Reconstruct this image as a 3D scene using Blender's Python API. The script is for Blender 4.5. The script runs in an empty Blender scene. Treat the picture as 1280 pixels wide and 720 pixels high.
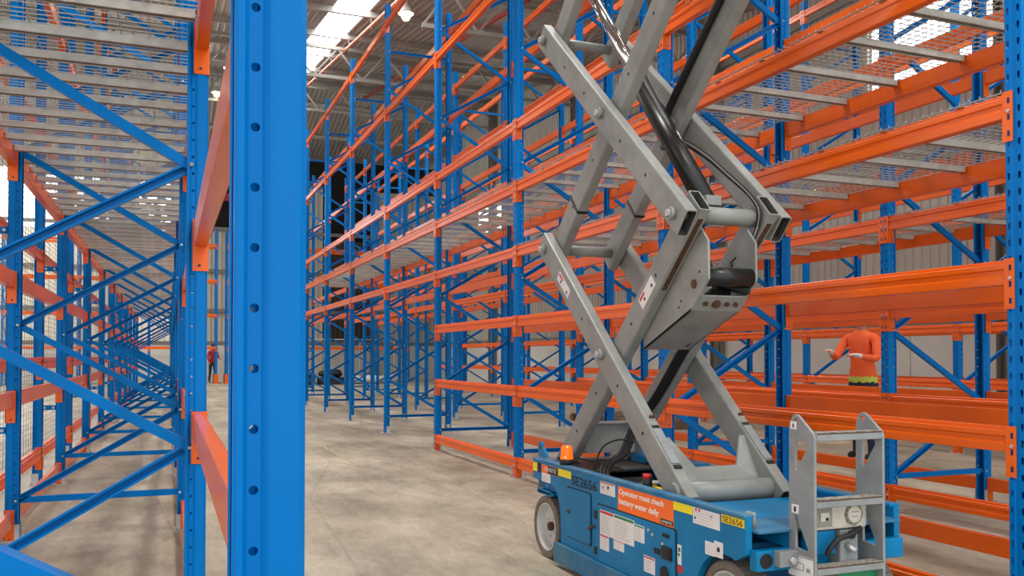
import bpy, bmesh, math, random
from mathutils import Vector, Matrix
random.seed(4)
S = bpy.context.scene
COL = S.collection
PI = math.pi

# ------------------------------------------------------------------ camera
cam_d = bpy.data.cameras.new('camera'); cam = bpy.data.objects.new('camera', cam_d); COL.objects.link(cam)
cam_d.sensor_width = 36.0; cam_d.lens = 36.0*1090.66/1280.0
cam_d.shift_y = (425.2-360.0)/1280.0
cam_d.clip_start = 0.05; cam_d.clip_end = 300
cam.location = (0, 0, 1.2)
cam.rotation_euler = (PI/2+0.0186, 0, -0.3759)
S.camera = cam
# ------------------------------------------------------------------ sky and exposure
W = bpy.data.worlds.new('overcast_sky'); S.world = W; W.use_nodes = True
bg = W.node_tree.nodes['Background']; bg.inputs[0].default_value = (0.93, 0.96, 1.0, 1); bg.inputs[1].default_value = 1.9
S.view_settings.view_transform = 'Standard'; S.view_settings.look = 'None'
S.view_settings.gamma = 1.0; S.view_settings.use_curve_mapping = False
S.view_settings.exposure = 0.1

# ------------------------------------------------------------------ materials
def srgb(r, g, b):
    f = lambda v: (v/255/12.92) if v/255 <= 0.04045 else ((v/255+0.055)/1.055)**2.4
    return (f(r), f(g), f(b), 1)
def mat(name, rgb, rough=0.5, metal=0.0, var=0.0, scale=8.0, bump=0.0, spec=0.5, emit=None, es=0.0, coat=0.0, dark=None, stretch=(1,1,1)):
    m = bpy.data.materials.new(name); m.use_nodes = True
    nt = m.node_tree; b = nt.nodes['Principled BSDF']
    c = srgb(*rgb)
    b.inputs['Base Color'].default_value = c; b.inputs['Roughness'].default_value = rough
    b.inputs['Metallic'].default_value = metal; b.inputs['Specular IOR Level'].default_value = spec
    b.inputs['Coat Weight'].default_value = coat; b.inputs['Coat Roughness'].default_value = 0.12
    if emit:
        b.inputs['Emission Color'].default_value = srgb(*emit); b.inputs['Emission Strength'].default_value = es
    if var > 0 or bump > 0:
        tc = nt.nodes.new('ShaderNodeTexCoord'); mp = nt.nodes.new('ShaderNodeMapping')
        mp.inputs['Scale'].default_value = stretch
        nt.links.new(tc.outputs['Object'], mp.inputs[0])
        n = nt.nodes.new('ShaderNodeTexNoise'); n.inputs['Scale'].default_value = scale; n.inputs['Detail'].default_value = 6
        n.inputs['Roughness'].default_value = 0.62
        nt.links.new(mp.outputs[0], n.inputs['Vector'])
        if var > 0:
            r = nt.nodes.new('ShaderNodeValToRGB')
            d = srgb(*dark) if dark else tuple(v*(1-var) for v in c[:3])+(1,)
            r.color_ramp.elements[0].position = 0.34; r.color_ramp.elements[0].color = d
            r.color_ramp.elements[1].position = 0.62; r.color_ramp.elements[1].color = c
            nt.links.new(n.outputs[0], r.inputs[0]); nt.links.new(r.outputs[0], b.inputs['Base Color'])
        if bump > 0:
            bp = nt.nodes.new('ShaderNodeBump'); bp.inputs['Strength'].default_value = bump; bp.inputs['Distance'].default_value = 0.01
            nt.links.new(n.outputs[0], bp.inputs['Height']); nt.links.new(bp.outputs[0], b.inputs['Normal'])
    return m
M = {}
M['blue'] = mat('blue_enamel', (0, 113, 190), 0.28, var=0.05, scale=3, spec=0.10)
M['orange'] = mat('orange_enamel', (231, 97, 8), 0.24, var=0.05, scale=3, spec=0.42)
M['slot'] = mat('slot_blue', (10, 30, 80), 0.6)
M['zinc'] = mat('zinc_plate', (196, 198, 196), 0.4, metal=0.5, var=0.15, scale=20)
M['galv'] = mat('galvanised_steel', (198, 197, 188), 0.5, metal=0.35, var=0.22, scale=14)
M['wire'] = mat('galvanised_wire', (164, 162, 154), 0.45, metal=0.4)
M['arm'] = mat('grey_arm_paint', (146, 149, 143), 0.42, var=0.24, scale=6, bump=0.04)
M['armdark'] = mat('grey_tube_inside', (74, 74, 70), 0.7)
M['rust'] = mat('rusty_wear', (92, 58, 36), 0.8, var=0.5, scale=30)
M['lblue'] = mat('lift_blue_paint', (0, 124, 178), 0.4, var=0.2, scale=4, spec=0.25)
M['lblue_worn'] = mat('lift_blue_worn', (62, 120, 146), 0.55, var=0.5, scale=6, dark=(0, 100, 150))
M['lblue_deck'] = mat('lift_blue_deck', (0, 92, 146), 0.5, var=0.3, scale=5)
M['black'] = mat('black_rubber', (22, 22, 22), 0.6)
M['blacksteel'] = mat('black_cylinder_steel', (38, 38, 37), 0.35, var=0.3, scale=12, metal=0.3)
M['chrome'] = mat('chrome_rod', (215, 216, 216), 0.12, metal=1.0)
M['tyre'] = mat('grey_solid_tyre', (122, 112, 100), 0.85, var=0.25, scale=18, bump=0.1)
M['hub'] = mat('white_wheel_hub', (198, 201, 196), 0.5, var=0.12, scale=10)
M['greyplate'] = mat('ladder_grey_paint', (142, 147, 147), 0.5, var=0.22, scale=9, bump=0.05)
M['grit'] = mat('gritty_step_tread', (158, 154, 144), 0.95, var=0.5, scale=60, bump=0.5, dark=(96, 84, 72))
M['cream'] = mat('cream_plastic', (212, 206, 192), 0.5, var=0.2, scale=12)
M['white'] = mat('white_sticker', (226, 226, 224), 0.5)
M['ink'] = mat('black_ink', (18, 18, 18), 0.6)
M['inkgrey'] = mat('grey_print', (150, 150, 150), 0.6)
M['red'] = mat('red_print', (200, 40, 34), 0.5)
M['green'] = mat('green_print', (20, 130, 80), 0.5)
M['yellow'] = mat('yellow_tape', (244, 226, 10), 0.45)
M['tag'] = mat('yellow_number_tag', (240, 205, 20), 0.5)
M['ostick'] = mat('orange_notice', (250, 112, 20), 0.45)
M['amber'] = mat('amber_lens', (255, 110, 20), 0.2, emit=(255, 96, 12), es=0.7)
M['bulb'] = mat('lamp_glass', (255, 250, 220), 0.3, emit=(255, 247, 205), es=30)
M['skyl'] = mat('translucent_skylight', (245, 247, 245), 0.4, emit=(250, 252, 255), es=8.0)
M['wallsky'] = mat('translucent_wall_sheet', (245, 247, 245), 0.4, emit=(246, 250, 255), es=2.2)
M['sheet'] = mat('cladding_sheet', (184, 178, 166), 0.55, var=0.1, scale=1.2, stretch=(1, 1, 0.3))
M['sheet_daylit'] = mat('daylit_cladding_sheet', (226, 222, 208), 0.6, var=0.06, scale=1.2)  # wall cladding with the daylight at the left put into a lighter colour
M['sheet_shaded'] = mat('shaded_brown_cladding', (62, 52, 42), 0.7, var=0.25, scale=1.0)  # wall cladding in shade, its darkness put into a brown colour
M['void'] = mat('void_painted_black', (14, 13, 12), 0.9)  # black colour stands in for the unlit void behind the cladding
M['roof'] = mat('roof_sheet', (158, 152, 145), 0.5, metal=0.2, var=0.25, scale=0.6, stretch=(3, 0.6, 1))
M['purlin'] = mat('purlin_steel', (176, 172, 164), 0.5, metal=0.3, var=0.15, scale=2)
M['steelred'] = mat('red_oxide_steel', (150, 40, 30), 0.5)
M['steelgrey'] = mat('grey_structural_steel', (150, 147, 138), 0.55, var=0.15, scale=3)
M['pipe'] = mat('orange_sprinkler_pipe', (224, 112, 74), 0.4)
M['precast'] = mat('precast_concrete', (206, 203, 194), 0.8, var=0.08, scale=1.5)
M['band'] = mat('grey_wall_flashing', (120, 116, 108), 0.6)
M['skin'] = mat('skin', (176, 124, 96), 0.6)
M['hivis'] = mat('orange_work_shirt', (245, 104, 50), 0.8, var=0.1, scale=8)
M['lime'] = mat('lime_reflective_band', (190, 214, 90), 0.6)
M['navy'] = mat('navy_work_trousers', (34, 42, 66), 0.85)
M['redshirt'] = mat('red_work_shirt', (176, 36, 44), 0.8)
M['hair'] = mat('dark_hair', (40, 28, 20), 0.7)
M['bagwhite'] = mat('white_plastic_sack', (214, 210, 204), 0.6, var=0.15, scale=8)
M['pallet'] = mat('black_plastic_pallet', (30, 34, 40), 0.6)
M['palwood'] = mat('pallet_wood', (112, 92, 72), 0.85, var=0.3, scale=8)
M['post'] = mat('white_fence_tube', (200, 198, 190), 0.5)
M['linepaint'] = mat('faded_yellow_line', (196, 172, 124), 0.8, var=0.35, scale=9, dark=(168, 152, 130))
M['grout'] = mat('pale_grout', (214, 200, 182), 0.9)
M['fencewire'] = mat('fence_wire', (120, 112, 98), 0.6)
M['orangefoot'] = M['orange']

def floor_material():
    m = bpy.data.materials.new('concrete_floor'); m.use_nodes = True; nt = m.node_tree; N = nt.nodes; L = nt.links
    b = N['Principled BSDF']
    tc = N.new('ShaderNodeTexCoord')
    def noise(scale, det, st=(1, 1, 1), rough=0.6):
        mp = N.new('ShaderNodeMapping'); mp.inputs['Scale'].default_value = st
        L.new(tc.outputs['Object'], mp.inputs[0])
        n = N.new('ShaderNodeTexNoise'); n.inputs['Scale'].default_value = scale; n.inputs['Detail'].default_value = det
        n.inputs['Roughness'].default_value = rough
        L.new(mp.outputs[0], n.inputs['Vector']); return n
    def ramp(src, p0, c0, p1, c1):
        r = N.new('ShaderNodeValToRGB'); r.color_ramp.elements[0].position = p0; r.color_ramp.elements[0].color = c0
        r.color_ramp.elements[1].position = p1; r.color_ramp.elements[1].color = c1
        L.new(src.outputs[0], r.inputs[0]); return r
    a = ramp(noise(0.55, 8), 0.35, srgb(158, 148, 126), 0.66, srgb(202, 193, 170))
    s = ramp(noise(2.2, 10, (1, 0.35, 1), 0.7), 0.36, (0.55, 0.55, 0.54, 1), 0.60, (1, 1, 1, 1))
    t = ramp(noise(14, 8, (1.6, 0.5, 1), 0.75), 0.35, (0.80, 0.79, 0.78, 1), 0.6, (1, 1, 1, 1))
    def mul(x, y):
        k = N.new('ShaderNodeMix'); k.data_type = 'RGBA'; k.blend_type = 'MULTIPLY'; k.inputs[0].default_value = 1
        L.new(x, k.inputs[6]); L.new(y, k.inputs[7]); return k.outputs[2]
    col = mul(mul(a.outputs[0], s.outputs[0]), t.outputs[0])
    # sparse scratches dragged along the aisle by wheels
    v = N.new('ShaderNodeTexVoronoi'); v.feature = 'DISTANCE_TO_EDGE'; v.inputs['Scale'].default_value = 1.0
    mp = N.new('ShaderNodeMapping'); mp.inputs['Scale'].default_value = (1.1, 0.16, 1); mp.inputs['Rotation'].default_value = (0, 0, 0.12)
    L.new(tc.outputs['Object'], mp.inputs[0]); L.new(mp.outputs[0], v.inputs['Vector'])
    r = N.new('ShaderNodeValToRGB'); r.color_ramp.elements[0].position = 0.0; r.color_ramp.elements[0].color = (0.80, 0.79, 0.78, 1)
    r.color_ramp.elements[1].position = 0.012; r.color_ramp.elements[1].color = (1, 1, 1, 1)
    L.new(v.outputs[0], r.inputs[0])
    col = mul(col, r.outputs[0])
    L.new(col, b.inputs['Base Color'])
    b.inputs['Roughness'].default_value = 0.5; b.inputs['Specular IOR Level'].default_value = 0.4
    bp = N.new('ShaderNodeBump'); bp.inputs['Strength'].default_value = 0.08; bp.inputs['Distance'].default_value = 0.02
    L.new(t.outputs[0], bp.inputs['Height']); L.new(bp.outputs[0], b.inputs['Normal'])
    return m
M['floor'] = floor_material()

# ------------------------------------------------------------------ mesh helpers
class MB:
    """collects polygons for one mesh; every polygon carries a material name"""
    def __init__(s): s.v = []; s.f = []; s.m = []; s.names = []; s.smooth = []
    def mi(s, name):
        if name not in s.names: s.names.append(name)
        return s.names.index(name)
    def poly(s, pts, mt, smooth=False):
        k = len(s.v); s.v += [tuple(p) for p in pts]; s.f.append(tuple(range(k, k+len(pts)))); s.m.append(s.mi(mt)); s.smooth.append(smooth)
    def face(s, idx, mt, smooth=False): s.f.append(tuple(idx)); s.m.append(s.mi(mt)); s.smooth.append(smooth)
    def box(s, x0, x1, y0, y1, z0, z1, mt, T=None):
        k = len(s.v)
        P = [(x, y, z) for z in (z0, z1) for y in (y0, y1) for x in (x0, x1)]
        if T: P = [tuple(T @ Vector(p)) for p in P]
        s.v += P
        for q in ((0, 2, 3, 1), (4, 5, 7, 6), (0, 1, 5, 4), (2, 6, 7, 3), (0, 4, 6, 2), (1, 3, 7, 5)): s.face([k+i for i in q], mt)
    def bevbox(s, x0, x1, y0, y1, z0, z1, mt, r=0.004):
        # box with its vertical and horizontal edges chamfered
        k = len(s.v); bm = bmesh.new(); bmesh.ops.create_cube(bm, size=1)
        for v in bm.verts: v.co = Vector(((x0+x1)/2+v.co.x*(x1-x0), (y0+y1)/2+v.co.y*(y1-y0), (z0+z1)/2+v.co.z*(z1-z0)))
        bmesh.ops.bevel(bm, geom=bm.edges[:], offset=r, segments=2, affect='EDGES', profile=0.5)
        bm.verts.index_update()
        s.v += [tuple(v.co) for v in bm.verts]
        for f in bm.faces: s.face([k+v.index for v in f.verts], mt)
        bm.free()
    def prism(s, prof, p0, p1, up, mt, caps=True, smooth=False, closed=True):
        """sweep a 2-D outline (a across, b along 'up') from p0 to p1"""
        p0 = Vector(p0); p1 = Vector(p1); d = (p1-p0).normalized(); up = Vector(up); up = (up-d*up.dot(d)).normalized(); a = d.cross(up)
        k = len(s.v); n = len(prof)
        for p in (p0, p1):
            for (x, y) in prof: s.v.append(tuple(p+a*x+up*y))
        for i in range(n if closed else n-1):
            j = (i+1) % n; s.face((k+i, k+j, k+n+j, k+n+i), mt, smooth)
        if caps: s.face([k+i for i in range(n)][::-1], mt); s.face([k+n+i for i in range(n)], mt)
    def cyl(s, p0, p1, r, mt, n=16, r1=None, caps=True, smooth=True, capmt=None):
        p0 = Vector(p0); p1 = Vector(p1); r1 = r if r1 is None else r1
        d = (p1-p0).normalized(); a = d.orthogonal().normalized(); b = d.cross(a); k = len(s.v)
        for p, q in ((p0, r), (p1, r1)):
            for i in range(n):
                t = 2*PI*i/n; s.v.append(tuple(p+a*math.cos(t)*q+b*math.sin(t)*q))
        for i in range(n): j = (i+1) % n; s.face((k+i, k+j, k+n+j, k+n+i), mt, smooth)
        if caps: s.face([k+i for i in range(n)][::-1], capmt or mt); s.face([k+n+i for i in range(n)], capmt or mt)
    def tube(s, pts, r, mt, n=8):
        pts = [Vector(p) for p in pts]; k = len(s.v); a = None
        for i, p in enumerate(pts):
            d = (pts[min(i+1, len(pts)-1)]-pts[max(i-1, 0)]).normalized()
            a = d.orthogonal().normalized() if a is None else (a-d*a.dot(d)).normalized()
            b = d.cross(a)
            for q in range(n): t = 2*PI*q/n; s.v.append(tuple(p+a*math.cos(t)*r+b*math.sin(t)*r))
        for i in range(len(pts)-1):
            for q in range(n):
                w = (q+1) % n; s.face((k+i*n+q, k+i*n+w, k+(i+1)*n+w, k+(i+1)*n+q), mt, True)
        s.face([k+q for q in range(n)][::-1], mt); s.face([k+(len(pts)-1)*n+q for q in range(n)], mt)
    def lathe(s, prof, c, axis, mt, n=32):
        """prof: list of (along axis, radius)"""
        c = Vector(c); d = Vector(axis).normalized(); a = d.orthogonal().normalized(); b = d.cross(a); k = len(s.v)
        for (h, r) in prof:
            for i in range(n): t = 2*PI*i/n; s.v.append(tuple(c+d*h+a*math.cos(t)*r+b*math.sin(t)*r))
        for q in range(len(prof)-1):
            for i in range(n): j = (i+1) % n; s.face((k+q*n+i, k+q*n+j, k+(q+1)*n+j, k+(q+1)*n+i), mt, False)
    def plate(s, pts, th, axis, mt):
        """polygon given in the plane across 'axis' (0 x, 1 y, 2 z), extruded from c to c+th; pts 3-D"""
        off = Vector([th if i == axis else 0 for i in range(3)]); k = len(s.v); n = len(pts)
        P = [Vector(p) for p in pts]; s.v += [tuple(p) for p in P]+[tuple(p+off) for p in P]
        s.face([k+i for i in range(n)][::-1], mt); s.face([k+n+i for i in range(n)], mt)
        for i in range(n): j = (i+1) % n; s.face((k+i, k+j, k+n+j, k+n+i), mt)
    def mesh(s, name):
        me = bpy.data.meshes.new(name); me.from_pydata(s.v, [], s.f)
        for nme in s.names: me.materials.append(M[nme])
        me.polygons.foreach_set('material_index', s.m); me.polygons.foreach_set('use_smooth', s.smooth)
        bm = bmesh.new(); bm.from_mesh(me); bmesh.ops.recalc_face_normals(bm, faces=bm.faces[:]); bm.to_mesh(me); bm.free()
        me.update(); return me

def new(name, data, parent=None, loc=None, rot=None, label=None, kind=None):
    o = bpy.data.objects.new(name, data); COL.objects.link(o)
    if parent: o.parent = parent
    if loc: o.location = loc
    if rot: o.rotation_euler = rot
    if label: o['label'] = label
    if kind: o['kind'] = kind
    return o
def thing(name, label, cat, loc=(0, 0, 0), rot=(0, 0, 0), group=None, data=None):
    o = new(name, data, None, loc, rot, label); o['category'] = cat
    if group: o['group'] = group
    return o
def applied(me, solid):
    """the mesh with a solidify modifier applied once, to be shared by every copy"""
    o = bpy.data.objects.new('tmp', me); COL.objects.link(o)
    md = o.modifiers.new('s', 'SOLIDIFY'); md.thickness = solid; md.offset = 0
    dg = bpy.context.evaluated_depsgraph_get(); r = bpy.data.meshes.new_from_object(o.evaluated_get(dg))
    bpy.data.objects.remove(o); return r

# ------------------------------------------------------------------ the hall: floor, walls, roof
XW = 13.1           # right wall
YE = 44.0           # end wall
b = MB(); b.box(-16, XW, -8, YE, -0.15, 0, 'floor'); fl = new('floor', b.mesh('floor'), kind='structure')
def joint(x0, y0, x1, y1, w=0.012):
    b = MB(); d = Vector((x1-x0, y1-y0, 0)).normalized(); n = Vector((-d.y, d.x, 0))*w/2
    P = [Vector((x0, y0, 0))-n, Vector((x1, y1, 0))-n, Vector((x1, y1, 0))+n, Vector((x0, y0, 0))+n]
    b.plate([(p.x, p.y, -0.002) for p in P], 0.003, 2, 'armdark'); new('floor_joint', b.mesh('floor_joint'), fl)
joint(7.0, -2, 7.0, 43); joint(4.72, -2, 4.72, 43)
for y in (3.6, 12.2, 20.8): joint(4.8, y, 12.9, y)
b = MB(); b.box(1.93, 1.955, 9.6, 13.6, -0.001, 0.0012, 'linepaint')
new('floor_line', b.mesh('floor_line'), fl, label='faded yellow painted line')
b = MB(); b.box(4.9, 4.95, -2, 12, -0.001, 0.0012, 'linepaint')
new('floor_line', b.mesh('floor_line'), fl, label='faded yellow painted line')

def corrugated(x0, y0, x1, y1, z0, z1, mt, pitch=0.2, depth=0.03, ztop2=None):
    """ribbed cladding between two plan points; ribs stand towards the left-hand side of the run"""
    b = MB(); a = Vector((x0, y0, 0)); d = Vector((x1, y1, 0))-a; Ln = d.length; d.normalize(); n = Vector((-d.y, d.x, 0)); k = 0
    prof = []; t = 0
    while t < Ln:
        for (u, h) in ((0, 0), (0.62, 0), (0.70, 1), (0.92, 1)): prof.append((min(t+u*pitch, Ln), h*depth))
        t += pitch
    prof.append((Ln, 0))
    for (u, h) in prof:
        p = a+d*u+n*h; zt = z1 if ztop2 is None else z1+(ztop2-z1)*u/Ln
        b.v += [(p.x, p.y, z0), (p.x, p.y, zt)]
    for i in range(len(prof)-1): b.face((2*i, 2*i+2, 2*i+3, 2*i+1), mt)
    return b.mesh('cladding')
wr = new('wall_right', None); wr.location = (XW, 0, 0)
b = MB(); b.box(0.06, 0.2, -8, 36, 1.7, 13, 'void'); b.box(0.06, 0.2, 36, YE, 1.7, 13, 'void')
bpy.data.objects.remove(wr)
wr = new('wall_right', b.mesh('wall_right'), None, (XW, 0, 0), kind='structure')
y = -6.0; i = 0
while y < YE-0.1:
    b = MB(); y1 = min(y+6.2, YE); b.box(-0.02, 0.14, y+0.012, y1-0.012, 0, 1.72, 'precast'); new('precast_panel', b.mesh('precast_panel'), wr); y += 6.2
b = MB(); b.box(-0.06, 0.05, -8, YE, 1.72, 1.9, 'band'); new('flashing', b.mesh('flashing'), wr)
# cladding with two bands of translucent sheet
for (ya, yb, za, zb, mt) in ((-8, YE, 1.9, 6.5, 'sheet'), (-8, 3.0, 6.5, 8.4, 'sheet'), (13.5, 31.8, 6.5, 8.4, 'sheet'), (37.2, YE, 6.5, 8.4, 'sheet'), (-8, YE, 8.4, 13, 'sheet')):
    new('cladding', corrugated(0.02, ya, 0.02, yb, za, zb, mt, 0.2, 0.035), wr)
for (ya, yb) in ((3.0, 13.5), (31.8, 37.2)):
    y = ya
    while y < yb-0.05:
        y2 = min(y+0.9, yb); new('translucent_sheet', corrugated(0.02, y, 0.02, y2, 6.5, 8.4, 'wallsky', 0.2, 0.035), wr, label='bright translucent wall sheet'); y = y2
for z in (3.4, 5.0, 8.5, 10.2):
    b = MB(); b.box(-0.10, 0.0, -8, YE, z, z+0.2, 'steelgrey'); new('girt', b.mesh('girt'), wr)
for y in (2.2, 10.4, 18.6, 26.8, 35.0):
    b = MB(); b.box(-0.34, -0.02, y-0.1, y-0.085, 0, 12.4, 'band'); b.box(-0.34, -0.02, y+0.085, y+0.1, 0, 12.4, 'band'); b.box(-0.19, -0.17, y-0.1, y+0.1, 0, 12.4, 'band')
    new('column', b.mesh('column'), wr, label='dark grey steel column')

wb = MB(); wb.box(-16, XW, 0.25, 0.4, 0, 13.2, 'void')
we = new('wall_back', wb.mesh('wall_back'), None, (0, YE, 0), kind='structure')
x = -16.0
while x < XW-0.1:
    x1 = min(x+5.8, XW); b = MB(); b.box(x+0.012, x1-0.012, -0.02, 0.16, 0, 1.75, 'precast'); new('precast_panel', b.mesh('precast_panel'), we); x = x1
b = MB(); b.box(-16, XW, -0.05, 0.06, 1.75, 1.92, 'band'); new('flashing', b.mesh('flashing'), we)
new('cladding', corrugated(-16, 0.02, 1.2, 0.02, 1.92, 7.0, 'sheet_daylit', 0.24, -0.035), we)
new('cladding', corrugated(-16, 0.02, 1.2, 0.02, 9.6, 12.5, 'sheet_daylit', 0.24, -0.035), we)
for i in range(14):
    xa = -13.2+1.0*i; new('translucent_sheet', corrugated(xa, 0.02, xa+1.0, 0.02, 7.0, 9.6, 'wallsky', 0.24, -0.035), we, label='bright translucent wall sheet')
new('cladding', corrugated(1.2, 0.02, 3.6, 0.02, 1.92, 7.4, 'sheet', 0.24, -0.035), we)
new('cladding', corrugated(3.6, 0.02, 7.2, 0.02, 1.92, 9.6, 'sheet', 0.24, -0.035), we)
new('cladding', corrugated(7.2, 0.02, 9.6, 0.02, 1.92, 7.0, 'sheet_shaded', 0.24, -0.035), we, label='cladding coloured dark brown for shade')
new('cladding', corrugated(9.6, 0.02, XW, 0.02, 1.92, 9.6, 'sheet', 0.24, -0.035), we)
for z in (3.3, 5.2, 7.2):
    b = MB(); b.box(-16, XW-0.1, -0.12, -0.0, z, z+0.16, 'band'); new('girt', b.mesh('girt'), we)
for x in (3.5, 9.7):
    b = MB(); b.box(x-0.12, x+0.12, -0.3, -0.05, 0, 9.4, 'band'); new('column', b.mesh('column'), we, label='dark grey steel column')

# roof: rises along the aisles, purlins across, one skylight strip
RA, RM, RY = 6.85, 0.15, 37.0
def rz(y): return RA+RM*y if y <= RY else RA+RM*RY-0.2*(y-RY)
sk0, sk1 = 4.0, 4.92
ce = MB()
for (xa, xb) in ((-16, sk0), (sk1, XW)):
    for (ya, yb) in ((-3, RY), (RY, YE+1)):
        k = len(ce.v)
        for yy in (ya, yb):
            for (xx, zz) in ((xa, 0.12), (xb, 0.12), (xa, 0.22), (xb, 0.22)): ce.v.append((xx, yy, rz(yy)+zz))
        for q in ((0, 1, 5, 4), (2, 6, 7, 3), (0, 2, 3, 1), (4, 5, 7, 6), (0, 4, 6, 2), (1, 3, 7, 5)): ce.face([k+i for i in q], 'roof')
ceil = new('ceiling', ce.mesh('ceiling'), kind='structure')
rb = MB()
def roofrib(xa, xb):
    x = xa
    while x < xb-0.12:
        for (ya, yb) in ((-3, RY), (RY, YE)):
            k = len(rb.v)
            for yy in (ya, yb):
                for (dx, dz) in ((0, 0.12), (0.03, 0.100), (0.07, 0.100), (0.10, 0.12)): rb.v.append((x+dx, yy, rz(yy)+dz))
            for i in range(3): rb.face((k+i, k+i+1, k+5+i, k+4+i), 'roof')
        x += 0.2
roofrib(-15.9, sk0); roofrib(sk1, XW)
o = new('roof_rib', rb.mesh('roof_rib'), ceil, kind='stuff')
y = -2.0
pur = []
while y < YE:
    b = MB(); b.box(-16, XW, y-0.035, y+0.035, rz(y)-0.06, rz(y)+0.085, 'purlin'); b.box(-16, XW, y-0.035, y+0.06, rz(y)-0.07, rz(y)-0.058, 'purlin')
    new('purlin', b.mesh('purlin'), ceil); pur.append(y); y += 3.1
    # skylight sheet per purlin space
y = -2.9
while y < RY-0.1:
    y1 = min(y+3.1, RY); b = MB(); k = 0
    for yy in (y+0.03, y1-0.03):
        for (xx, zz) in ((sk0, 0.13), (sk1, 0.13), (sk0, 0.15), (sk1, 0.15)): b.v.append((xx, yy, rz(yy)+zz))
    for q in ((0, 1, 5, 4), (2, 6, 7, 3), (0, 2, 3, 1), (4, 5, 7, 6), (0, 4, 6, 2), (1, 3, 7, 5)): b.face(q, 'skyl')
    new('skylight_sheet', b.mesh('skylight_sheet'), ceil, label='bright translucent skylight sheet'); y = y1
# lattice trusses across the hall
def truss(y, x0, x1, n, dep=0.9):
    b = MB(); zt = rz(y)-0.2; zb = zt-dep
    q = [(-0.05, -0.05), (0.05, -0.05), (0.05, 0.05), (-0.05, 0.05)]; w = [(-0.025, -0.025), (0.025, -0.025), (0.025, 0.025), (-0.025, 0.025)]
    b.prism(q, (x0, y, zt), (x1, y, zt), (0, 0, 1), 'steelgrey')
    new('top_chord', b.mesh('top_chord'), ceil)
    b = MB(); b.prism(q, (x0, y, zb), (x1, y, zb), (0, 0, 1), 'steelgrey'); new('bottom_chord', b.mesh('bottom_chord'), ceil)
    s = (x1-x0)/n
    for i in range(n):
        xa = x0+i*s
        for (pa, pb) in (((xa, y, zb), (xa+s/2, y, zt)), ((xa+s/2, y, zt), (xa+s, y, zb))):
            b = MB(); b.prism(w, pa, pb, (0, 1, 0), 'steelgrey'); new('truss_web', b.mesh('truss_web'), ceil)
truss(26.8, -5, XW, 12); truss(35.0, -5, XW, 12); truss(18.6, 5.2, XW, 6)
# red steel beam and pipes under the roof
b = MB(); b.box(-4, 3.3, 43.4, 43.6, 8.6, 8.95, 'steelred'); new('cross_beam', b.mesh('cross_beam'), ceil, label='red steel beam at the end wall')
def pipe(x, y0, y1, dz, r, mt, name, label):
    b = MB(); b.cyl((x, y0, rz(y0)-dz), (x, y1, rz(y1)-dz), r, mt, 10)
    yy = y0+1.5
    while yy < y1:
        b.cyl((x, yy, rz(yy)-dz-0.09), (x, yy, rz(yy)-dz), 0.014, 'zinc', 6); b.cyl((x, yy, rz(yy)-dz), (x, yy, rz(yy)-0.02), 0.008, 'zinc', 5); yy += 3.1
    thing(name, label, 'pipe', data=b.mesh(name))
pipe(5.02, 6, 36.5, 0.24, 0.045, 'pipe', 'sprinkler_pipe', 'thin pale orange sprinkler pipe running beside the bright skylight strip')
pipe(7.6, 14, 36.5, 0.24, 0.055, 'steelred', 'sprinkler_pipe', 'dark red sprinkler pipe under the roof above the right-hand racks')

# ------------------------------------------------------------------ high bay lamps: one by the skylight, other rows added to light the hall
def lamp(x, y, z, label, power=220, vis=True, spot=155):
    t = thing('high_bay_lamp', label, 'lamp', (x, y, z), group='high bay lamps under the roof' if not vis else None)
    b = MB(); b.lathe([(0.0, 0.19), (0.02, 0.2), (0.10, 0.17), (0.20, 0.10), (0.26, 0.06), (0.40, 0.06), (0.41, 0.0)], (0, 0, 0), (0, 0, 1), 'galv', 20)
    new('lamp_shade', b.mesh('lamp_shade'), t)
    b = MB(); b.lathe([(-0.16, 0.0), (-0.15, 0.06), (-0.10, 0.10), (-0.02, 0.115), (0.04, 0.09), (0.10, 0.05), (0.12, 0)], (0, 0, 0), (0, 0, 1), 'bulb', 16)
    new('bulb', b.mesh('bulb'), t, label='glowing bulb')
    b = MB(); b.cyl((0, 0, 0.40), (0, 0, rz(y)+0.1-z), 0.012, 'steelgrey', 6); new('hanger', b.mesh('hanger'), t)
    L = bpy.data.lights.new('lamp_light', 'SPOT'); L.energy = power; L.color = (1, 0.98, 0.94); L.shadow_soft_size = 0.3; L.spot_size = math.radians(spot); L.spot_blend = 0.6
    lo = bpy.data.objects.new('lamp_light', L); COL.objects.link(lo); lo.parent = t; lo.location = (0, 0, -0.25)
    return t
lamp(5.35, 20.6, 9.55, 'glowing high bay lamp hanging beside the skylight strip', 700)
NTH = ['first', 'second', 'third', 'fourth', 'fifth', 'sixth', 'seventh', 'eighth']
for i, y in enumerate((0.5, 5.5, 10.5, 16.0, 22.0, 28.0, 34.5)):  # row added to brighten the aisle floor
    lamp(1.65, y, rz(y)-0.9, 'added high bay lamp above the lift aisle, %s from the camera' % NTH[i], (460, 520, 620, 700, 700, 800, 900)[i], spot=112)
for i, y in enumerate((1.0, 7.0, 13.0)):  # row added for more light from above behind the racks
    lamp(7.7, y, rz(y)-0.9, 'added high bay lamp above the aisle behind the second rack, %s from the camera' % NTH[i], 260)
for i, y in enumerate((3.0, 12.0, 21.0, 30.0, 38.5)):  # row added to brighten the left side and end wall
    lamp(-5.5, y, rz(y)-0.9, 'added high bay lamp beyond the left racks, %s from the camera' % NTH[i], (400, 500, 900, 1900, 2200)[i])

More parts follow.
